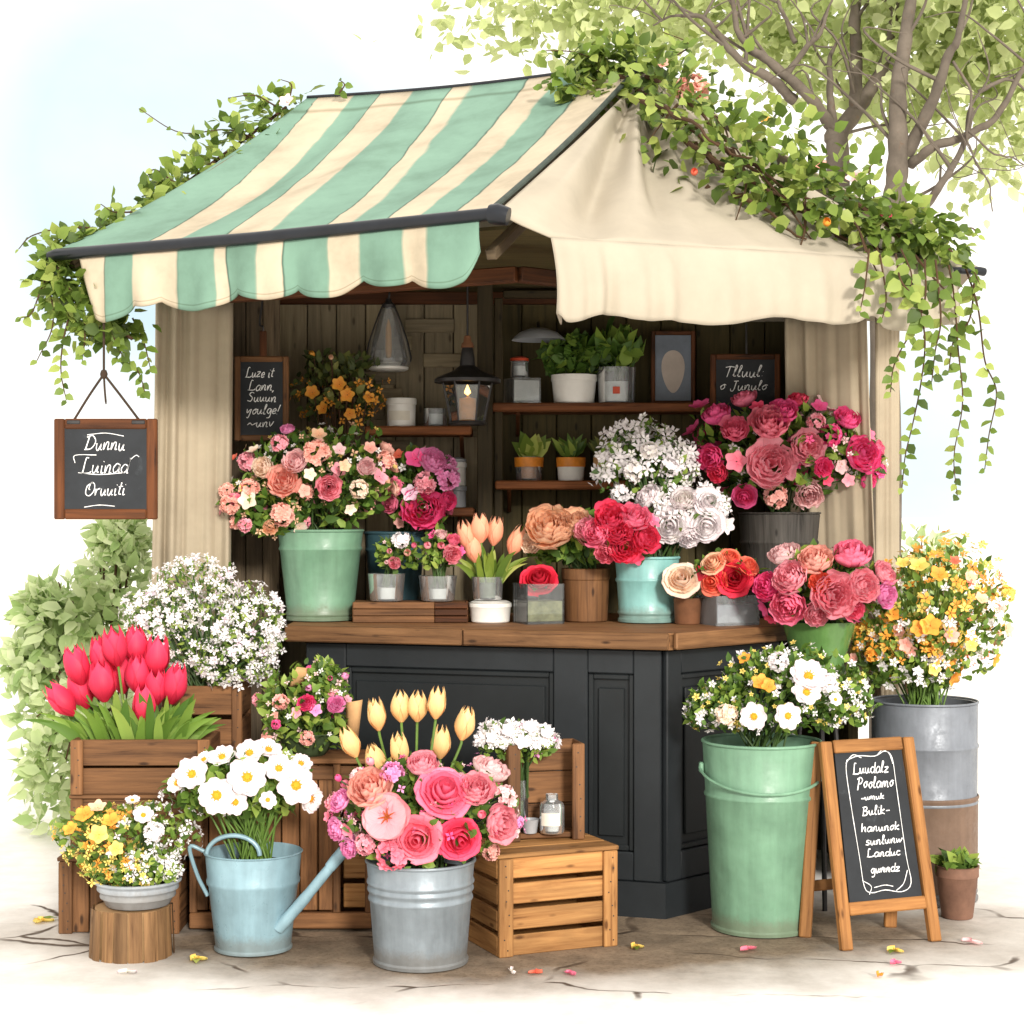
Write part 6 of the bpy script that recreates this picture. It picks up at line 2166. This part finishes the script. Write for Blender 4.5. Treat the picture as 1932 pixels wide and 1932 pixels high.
def vines():
    # right vine: over the peak and down the hip
    root = thing('climbing_vine', 'leafy green vine with coral flowers climbing down the right edge of the canopy', 'vine', tuple(P4))
    pn = unit(np.cross(P4 - PF, R2 - PF))
    pn = pn if pn[1] < 0 else -pn

    def on_canopy(px, py, lift=.05):
        o = np.array([0, 0, EYE])
        d = unit(at(px, py, 1.0) - o)
        return o + d * (((PF + pn * lift) - o) @ pn) / (d @ pn)
    path = bez([at(1090, 140, 6.52), at(1180, 122, 6.50), on_canopy(1270, 190), on_canopy(1350, 270), on_canopy(1450, 335), on_canopy(1550, 385), on_canopy(1680, 435), on_canopy(1800, 478)], 10)
    mb = MB()
    ribbon_leaves(mb, path, [.04, .10, .18, .20, .18, .15, .11, .07], 1500, .054, .02)
    ribbon_leaves(mb, bez([at(1040, 165, 6.40), at(1110, 180, 6.40), at(1180, 200, 6.36)], 8), [.04, .07, .05], 110, .054, .02)
    part('foliage', mb, L_VINE, root, angle=0)
    mb = MB()
    for k in range(14):
        s = int(random.uniform(0, .7) * len(path))
        seg = path[s:s + random.randint(14, 28)]
        if len(seg) < 4:
            continue
        mb.tube(seg + RNG.normal(size=3) * [.06, .03, .06] + np.cumsum(RNG.normal(size=seg.shape) * .006, 0), np.linspace(.009, .003, len(seg)), 6)
    for k in range(9):      # woody runners across the cream cloth
        f = random.uniform(.25, .9)
        a = path[int(f * (len(path) - 1))]
        b = a + np.array([random.uniform(-.12, .16), -.14, -random.uniform(.14, .26)])
        mb.tube(bez([a, (a + b) / 2 + RNG.normal(size=3) * .02, b], 6), np.linspace(.006, .002, 13), 6)
    part('branches', mb, TWIG, root)
    for px, py, Y, r, c, kd in ((1305, 172, 6.22, 34, 'coral', 'cluster'), (1545, 312, 5.95, 17, 'coral', 'floret'), (1612, 335, 5.90, 18, 'palepink', 'floret'), (1630, 358, 5.88, 15, 'red', 'floret'), (1560, 420, 5.72, 15, 'orange', 'bud'), (1672, 405, 5.76, 13, 'crimson', 'floret'), (1310, 325, 5.95, 13, 'redorange', 'bud'), (1250, 120, 6.26, 13, 'coral', 'floret'), (1450, 230, 6.08, 14, 'orange', 'floret')):
        put_bloom(root, at(px, py, Y), (-.1, -.8, .5), r * Y / F, kd, c)
    H = [  # hanging strands in front of and beside the cream valance
        ([(1640, 470, 5.72), (1632, 540, 5.66), (1622, 590, 5.66)], 9), ([(1690, 480, 5.74), (1700, 530, 5.66), (1730, 570, 5.68), (1745, 640, 5.70), (1738, 720, 5.72), (1722, 800, 5.74), (1708, 860, 5.74), (1702, 920, 5.74)], 34),
        ([(1790, 500, 5.78), (1800, 560, 5.74), (1808, 660, 5.76), (1816, 760, 5.76), (1800, 860, 5.76), (1806, 935, 5.76)], 32), ([(1820, 500, 5.82), (1845, 580, 5.80), (1858, 680, 5.80), (1880, 740, 5.82), (1866, 820, 5.82), (1858, 885, 5.82)], 22),
        ([(1745, 490, 5.76), (1742, 580, 5.70), (1690, 680, 5.72), (1680, 740, 5.72)], 22), ([(1840, 510, 5.84), (1830, 600, 5.82), (1800, 640, 5.82), (1790, 700, 5.82)], 16), ([(1660, 480, 5.72), (1672, 560, 5.68), (1665, 600, 5.68)], 8),
        ([(1790, 470, 5.80), (1830, 500, 5.78), (1850, 540, 5.78)], 8), ([(1700, 470, 5.72), (1720, 520, 5.68), (1710, 570, 5.68)], 10), ([(1765, 490, 5.72), (1775, 600, 5.70), (1765, 660, 5.70), (1758, 720, 5.72)], 18)]
    for pts, n in H:
        strand(root, [at(p[0], p[1], p[2] - (.10 if p[0] < 1800 else .02)) for p in pts], n, .056)
    # loose twigs above the roof
    for pts, n in (([(1150, 130, 6.5), (1090, 100, 6.5), (1030, 95, 6.5)], 8), ([(1250, 120, 6.4), (1300, 85, 6.4), (1250, 60, 6.4)], 7), ([(1650, 380, 6.0), (1640, 320, 6.0), (1665, 300, 6.0)], 6), ([(1780, 450, 5.9), (1830, 430, 5.9), (1845, 445, 5.9)], 7)):
        strand(root, [at(*p) for p in pts], n, .05, nm='twig')
    # left vine
    root = thing('climbing_vine', 'leafy green vine along the left edge of the striped awning, hanging below its corner', 'vine', tuple(P1))
    path = bez([at(545, 190, 7.12), at(480, 240, 6.95), at(400, 300, 6.75), at(320, 360, 6.55), at(200, 430, 6.22), at(105, 465, 6.06)], 10)
    mb = MB()
    ribbon_leaves(mb, path + np.array([-.02, .06, 0]), [.10, .13, .10, .08, .07, .06], 620, .054, .0)
    ribbon_leaves(mb, bez([at(110, 480, 6.08), at(120, 530, 6.05), at(170, 590, 6.05), at(230, 620, 6.05)], 8), [.05, .09, .10, .08], 330, .058, -.02)
    part('foliage', mb, L_VINE, root, angle=0)
    mb = MB()
    mb.tube(path + [-.02, .07, -.01], np.linspace(.006, .010, len(path)), 6)
    mb.tube(bez([at(110, 480, 6.08), at(120, 530, 6.05), at(190, 600, 6.05), at(250, 640, 6.05)], 8), .006, 6)
    part('branches', mb, TWIG, root)
    put_bloom(root, at(540, 190, 6.95), (-.2, -.8, .4), .03, 'floret', 'palepink')
    for pts, n in (([(500, 270, 6.95), (430, 245, 6.95), (340, 250, 6.95), (262, 205, 6.95)], 9), ([(520, 200, 7.0), (480, 180, 7.0), (430, 185, 7.0)], 7), ([(545, 190, 7.05), (550, 160, 7.05), (530, 150, 7.05)], 4), ([(640, 175, 7.0), (650, 160, 7.0), (640, 150, 7.0)], 5), ([(180, 430, 6.2), (120, 430, 6.2), (60, 445, 6.2), (35, 470, 6.2)], 8), ([(330, 345, 6.6), (290, 320, 6.6), (270, 350, 6.6)], 7), ([(250, 400, 6.4), (215, 400, 6.4), (190, 385, 6.4)], 6)):
        strand(root, [at(*p) for p in pts], n, .05, nm='twig')
    for pts, n in (([(110, 480, 6.05), (80, 540, 6.03), (60, 590, 6.02), (40, 600, 6.02)], 10), ([(140, 560, 6.04), (120, 640, 6.0), (115, 700, 6.0), (125, 755, 6.0)], 16), ([(200, 590, 6.04), (225, 660, 6.02), (260, 700, 6.02), (275, 745, 6.02)], 18), ([(250, 600, 6.08), (270, 640, 6.08), (285, 700, 6.08)], 14), ([(160, 590, 6.04), (160, 640, 6.0), (155, 680, 6.0)], 9), ([(90, 520, 6.05), (100, 610, 6.03), (70, 680, 6.02)], 8)):
        strand(root, [at(*p) for p in pts], n, .054)


vines()


# ------------------------------------------------------------------ trees and shrubs
def trees():
    def tree(label, Y, limbs, base_px, clumps, nleaf, size):
        b = at(base_px, 966, Y)
        root = thing('garden_tree', label, 'tree', (b[0], Y, 0))
        mb = MB()
        for pts, r0, r1 in limbs:
            P = [at(px, py, Y + dy) for px, py, dy in pts]
            if pts[0][1] > 900:
                P[0][2] = 0.0
            c = bez(P, 8)
            c = c + np.cumsum(RNG.normal(size=c.shape) * .002, 0)
            rr = np.linspace(r0, r1, len(c)) * (1 + .06 * np.sin(np.arange(len(c)) * 1.3))
            mb.tube(c, rr, 12)
            for q in range(int(len(c) / 8)):
                i = random.randint(len(c) // 3, len(c) - 1)
                if c[i][2] < 2.6:
                    continue
                g = c[i] + np.array([random.uniform(-.45, .45), random.uniform(-.2, .4), random.uniform(.05, .5)])
                tip = g + np.array([random.uniform(-.25, .25), random.uniform(-.1, .1), random.uniform(-.15, .25)])
                mb.tube(bez([c[i], (c[i] + g) / 2 + RNG.normal(size=3) * .03, g, tip], 5), np.linspace(min(.011, rr[i] * .6), .002, 16), 6)
        part('trunk', mb, BARK, root, angle=60)
        mb = MB()
        tw = MB()
        for cx, cy, rx, rz, ry, dens in clumps:
            E = Ell(cx, cy, Y + random.uniform(.45, 1.2), rx, rz, ry)
            n = int(nleaf * dens * .62)
            # sub-clumps give an uneven outline
            m = max(4, n // 26)
            p0, d0, _ = E.sample(m, .2, 1.0, -1)
            for q in p0:
                k = random.randint(14, 34)
                pp = q + RNG.normal(size=(k, 3)) * np.array([.16, .16, .10]) * random.uniform(.7, 1.2)
                dd = RNG.normal(size=(k, 3)) + np.array([0, 0, -.4])
                mb.scatter(LEAF_R, pp, frames(dd, RNG.normal(size=(k, 3)) * .7 + [0, -.5, .6]), RNG.uniform(.6, 1.3, k) * size, np.clip(random.random() * .7 + RNG.random(k) * .4, 0, 1))
        part('crown', mb, L_TREE, root, angle=0)
        return root
    tree('pale green tree with slender forked grey trunk at the far right', 9.0, [
        ([(1672, 1400, 0), (1671, 700, 0), (1676, 520, 0), (1689, 386, 0), (1692, 301, 0), (1691, 205, 0), (1699, 103, .05), (1713, 0, .1), (1720, -150, .1)], .085, .02),
        ([(1711, 292, 0), (1764, 191, -.1), (1795, 103, -.15), (1815, 58, -.2), (1840, -60, -.2)], .035, .010), ([(1716, 312, 0), (1757, 277, -.1), (1819, 253, -.1), (1880, 215, -.1), (1932, 130, -.1), (1990, 60, -.1)], .026, .010),
        ([(1738, 402, -.1), (1778, 345, -.15), (1815, 273, -.15), (1832, 205, -.2)], .022, .010), ([(1700, 430, -.02), (1738, 402, -.1)], .028, .022),
        ([(1798, 116, -.15), (1832, 178, -.2), (1826, 246, -.2), (1846, 297, -.2), (1877, 352, -.2), (1884, 403, -.2)], .008, .003), ([(1826, 246, -.2), (1870, 290, -.2), (1910, 300, -.2), (1932, 310, -.2)], .006, .003), ([(1846, 175, -.1), (1900, 150, -.1), (1940, 180, -.1)], .012, .005)],
        1690, [(1720, 60, 150, 70, .5, .8), (1860, 80, 120, 90, .5, .8), (1780, 170, 150, 60, .5, .5), (1680, 180, 80, 60, .4, .35), (1900, 220, 60, 80, .4, .25), (1860, -60, 200, 80, .7, .8), (1850, 330, 50, 60, .2, .06)], 1500, .085)
    tree('pale green tree with low spreading limbs behind the roof peak', 9.6, [
        ([(1583, 1400, 0), (1583, 700, 0), (1583, 284, 0), (1580, 262, 0), (1620, 205, 0), (1655, 154, 0), (1675, 99, 0), (1690, 20, 0)], .075, .02), ([(1578, 250, 0), (1569, 191, 0), (1566, 120, 0), (1580, 85, 0)], .026, .008),
        ([(1572, 240, 0), (1525, 180, -.1), (1463, 125, -.1), (1419, 92, -.1), (1391, 58, -.1), (1380, 0, -.1)], .034, .012), ([(1500, 190, -.05), (1463, 150, -.1), (1409, 120, -.1), (1364, 72, -.1), (1333, 31, -.1), (1290, 28, -.1)], .030, .008), ([(1484, 144, -.1), (1525, 82, -.15), (1542, 61, -.2), (1560, 10, -.2)], .018, .008),
        ([(1617, 208, 0), (1612, 106, .05), (1610, 34, .05), (1614, -50, .1)], .038, .026), ([(1500, 80, 0), (1485, 40, 0), (1465, 0, 0)], .014, .010), ([(1250, 40, 0), (1215, 0, 0)], .008, .006), ([(1333, 31, -.1), (1270, 30, 0), (1230, 45, 0)], .010, .004)],
        1583, [(900, 15, 90, 38, .4, .16), (1040, 15, 110, 40, .4, .30), (1180, 20, 100, 50, .4, .28), (1320, 20, 110, 60, .5, .35), (1460, 50, 110, 70, .5, .45), (1570, 60, 100, 70, .5, .45), (1100, 75, 150, 30, .3, .12), (1500, 150, 60, 40, .3, .10), (1400, -60, 300, 70, .8, .7), (1150, -50, 250, 50, .6, .4)], 1500, .085)
    # shrubs at the left
    def shrub(label, Y, clumps, size, n, base):
        b = at(base, 966, Y)
        root = thing('garden_shrub', label, 'shrub', (b[0], Y, 0))
        mb = MB()
        st = MB()
        for cx, cy, rx, rz, ry in clumps:
            E = Ell(cx, cy, Y, rx, rz, ry)
            p, d, _ = E.sample(n, .25, 1.02, -1, 1.6)
            p[:, 2] = np.maximum(p[:, 2], .03)
            dd = d * .8 + RNG.normal(size=d.shape) * .6 + [0, -.1, .2]
            mb.scatter(LEAF, p, frames(dd, d + [0, -.3, .5]), RNG.uniform(.6, 1.3, len(p)) * size)
            for k in range(6):
                q, _, _ = E.sample(1, .4, 1.0, -.2)
                st.tube(bez([(b[0] + random.uniform(-.05, .05), Y, 0), (b + q[0]) / 2 * [1, 1, .6] + [0, 0, .0], q[0]], 5), np.linspace(.010, .003, 11), 6)
        part('foliage', mb, L_SHRUB, root, angle=0)
        part('branches', st, TWIG, root)
    shrub('broad pale green shrub growing behind the left crates and white sprays', 7.7, [(235, 1120, 80, 120, .30), (160, 1180, 100, 110, .30), (120, 1300, 85, 130, .30), (190, 1400, 130, 170, .35), (110, 1450, 75, 120, .3), (80, 1150, 40, 40, .15), (60, 1260, 45, 40, .15), (230, 1020, 45, 45, .15)], .080, 360, 190)
    shrub('small pale shrub far behind the barrel and the hanging vine strands', 9.5, [(1740, 1085, 80, 90, .3), (1700, 1200, 90, 130, .3)], .07, 350, 1720)


trees()


# ------------------------------------------------------------------ fallen petals and leaves
def litter():
    spots = [(78, 1740, 'yellow', 'pale yellow petal with green leaf lying left of the stacked crates', 18, True), (372, 1813, 'yellow', 'yellow petal with a leaf lying between the stump and the watering can', 16, True),
             (1200, 1790, 'yellow', 'small yellow petal lying in front of the counter plinth', 12, True), (966, 1838, 'cream', 'cream petal lying in front of the slatted crate, leftmost of three', 10, False), (1010, 1840, 'redorange', 'orange red petal lying in front of the slatted crate, middle of three', 11, False),
             (1076, 1840, 'hotpink', 'hot pink petal lying in front of the slatted crate, rightmost of three', 13, False), (1412, 1795, 'rose', 'rose petal lying in front of the tall sea green bucket', 15, False), (1690, 1797, 'yellow', 'yellow petal lying by the near foot of the sandwich board', 14, True),
             (1832, 1782, 'palepink', 'pale pink petal lying right of the sandwich board', 17, False), (1660, 1845, 'orange', 'orange petal alone on the pale paving near the lower right', 10, False), (1690, 1822, 'hotpink', 'thin hot pink petal between the yellow and orange petals', 9, False), (240, 1838, 'cream', 'pale cream petal lying in front of the wood stump', 14, False)]
    for px, py, c, lab, r, lf in spots:
        Y = gy(py)
        p = at(px, py, Y)
        root = thing('fallen_petal', lab, 'petal', (p[0], Y, 0), random.uniform(0, 6), 'petals fallen on the paving')
        mb = MB()
        petal_flat(mb, 2 if not lf else 3, r * Y / F * 1.3, r * Y / F * .55, .01, 0, 0, 0, 6, 6, .6)
        mb.v = [v + [0, 0, .006] for v in mb.v]
        for v in mb.v:
            v[:, 2] = .004 + np.abs(v[:, 2]) * .12
        part('petal', mb, petal(c), root, True, 0)
        if lf:
            mb = MB()
            mb.scatter(LEAF, [[0, 0, .008]], frames(np.array([[.8, .5, .05]]), [0, 0, 1]), r * Y / F * 2.0)
            part('leaf', mb, L_LIME, root, True, 0)


litter()

# ------------------------------------------------------------------ camera, sky and sun
cam = bpy.data.cameras.new('camera')
cam.sensor_width = 36
cam.lens = 36 * F / 1932
cam.clip_end = 2000
co = bpy.data.objects.new('camera', cam)
COL.objects.link(co)
co.location = (0, 0, EYE)
co.rotation_euler = (PI / 2, 0, 0)
scene.camera = co

SUN_EL, SUN_AZ = math.radians(18), math.radians(16)      # azimuth to the right of straight behind the camera
sun = bpy.data.lights.new('sun', 'SUN')
sun.energy = 3.0
sun.angle = math.radians(9)
sun.color = (1.0, .95, .87)
so = bpy.data.objects.new('sun', sun)
COL.objects.link(so)
dirv = Vector((math.sin(SUN_AZ) * math.cos(SUN_EL), -math.cos(SUN_AZ) * math.cos(SUN_EL), math.sin(SUN_EL)))
so.rotation_euler = dirv.to_track_quat('Z', 'Y').to_euler()
so.location = (3, -3, 8)

W = bpy.data.worlds.new('World')
scene.world = W
W.use_nodes = True
t = NT(W)
sky = t.n('ShaderNodeTexSky', sky_type='NISHITA')
sky.sun_disc = False
sky.sun_elevation = SUN_EL
sky.sun_rotation = math.atan2(dirv.x, dirv.y)
geo = t.n('ShaderNodeTexCoord').outputs['Generated']
mp = t.n('ShaderNodeMapping')
mp.inputs['Location'].default_value = (.35, 0, .1)
mp.inputs['Scale'].default_value = (2.6, 2.6, 3.4)
t.l(geo, mp.inputs['Vector'])
cl = t.noise(mp.outputs[0], 1.4, 6, .55, .3)
cover = t.ramp(cl, [(.40, (.92, .92, .92, 1)), (.58, (1, 1, 1, 1))])
nv = t.n('ShaderNodeVectorMath', operation='NORMALIZE')
t.l(geo, nv.inputs[0])
gap = None
for d0, lo_ in (((-.17, 1, .19), .9885), ((.225, 1, .03), .9955)):        # two breaks in the cloud
    dp = t.n('ShaderNodeVectorMath', operation='DOT_PRODUCT')
    t.l(nv.outputs[0], dp.inputs[0])
    dp.inputs[1].default_value = tuple(Vector(d0).normalized())
    g = t.ramp(dp.outputs['Value'], [(lo_, (0, 0, 0, 1)), (lo_ + (1 - lo_) * .55, (1, 1, 1, 1))])
    gap = g if gap is None else t.mix(1.0, gap, g, 'LIGHTEN')
soft = t.ramp(cl, [(.38, (1, 1, 1, 1)), (.66, (.72, .72, .72, 1))])
gap = t.mix(1.0, gap, soft, 'MULTIPLY')
c = t.mix(cover, sky.outputs[0], (8.6, 8.2, 7.7, 1))
c = t.mix(gap, c, (4.0, 5.1, 5.6, 1))
bg = t.n('ShaderNodeBackground')
bg.inputs['Strength'].default_value = .15
t.l(c, bg.inputs['Color'])
out = t.n('ShaderNodeOutputWorld')
t.l(bg.outputs[0], out.inputs['Surface'])

scene.view_settings.view_transform = 'Standard'
scene.view_settings.look = 'None'
scene.view_settings.exposure = .28
scene.view_settings.gamma = 1
scene.view_settings.use_curve_mapping = False
scene.cycles.max_bounces = 8
scene.cycles.transparent_max_bounces = 8
scene.cycles.use_denoising = True
scene.cycles.caustics_reflective = False
scene.cycles.caustics_refractive = False
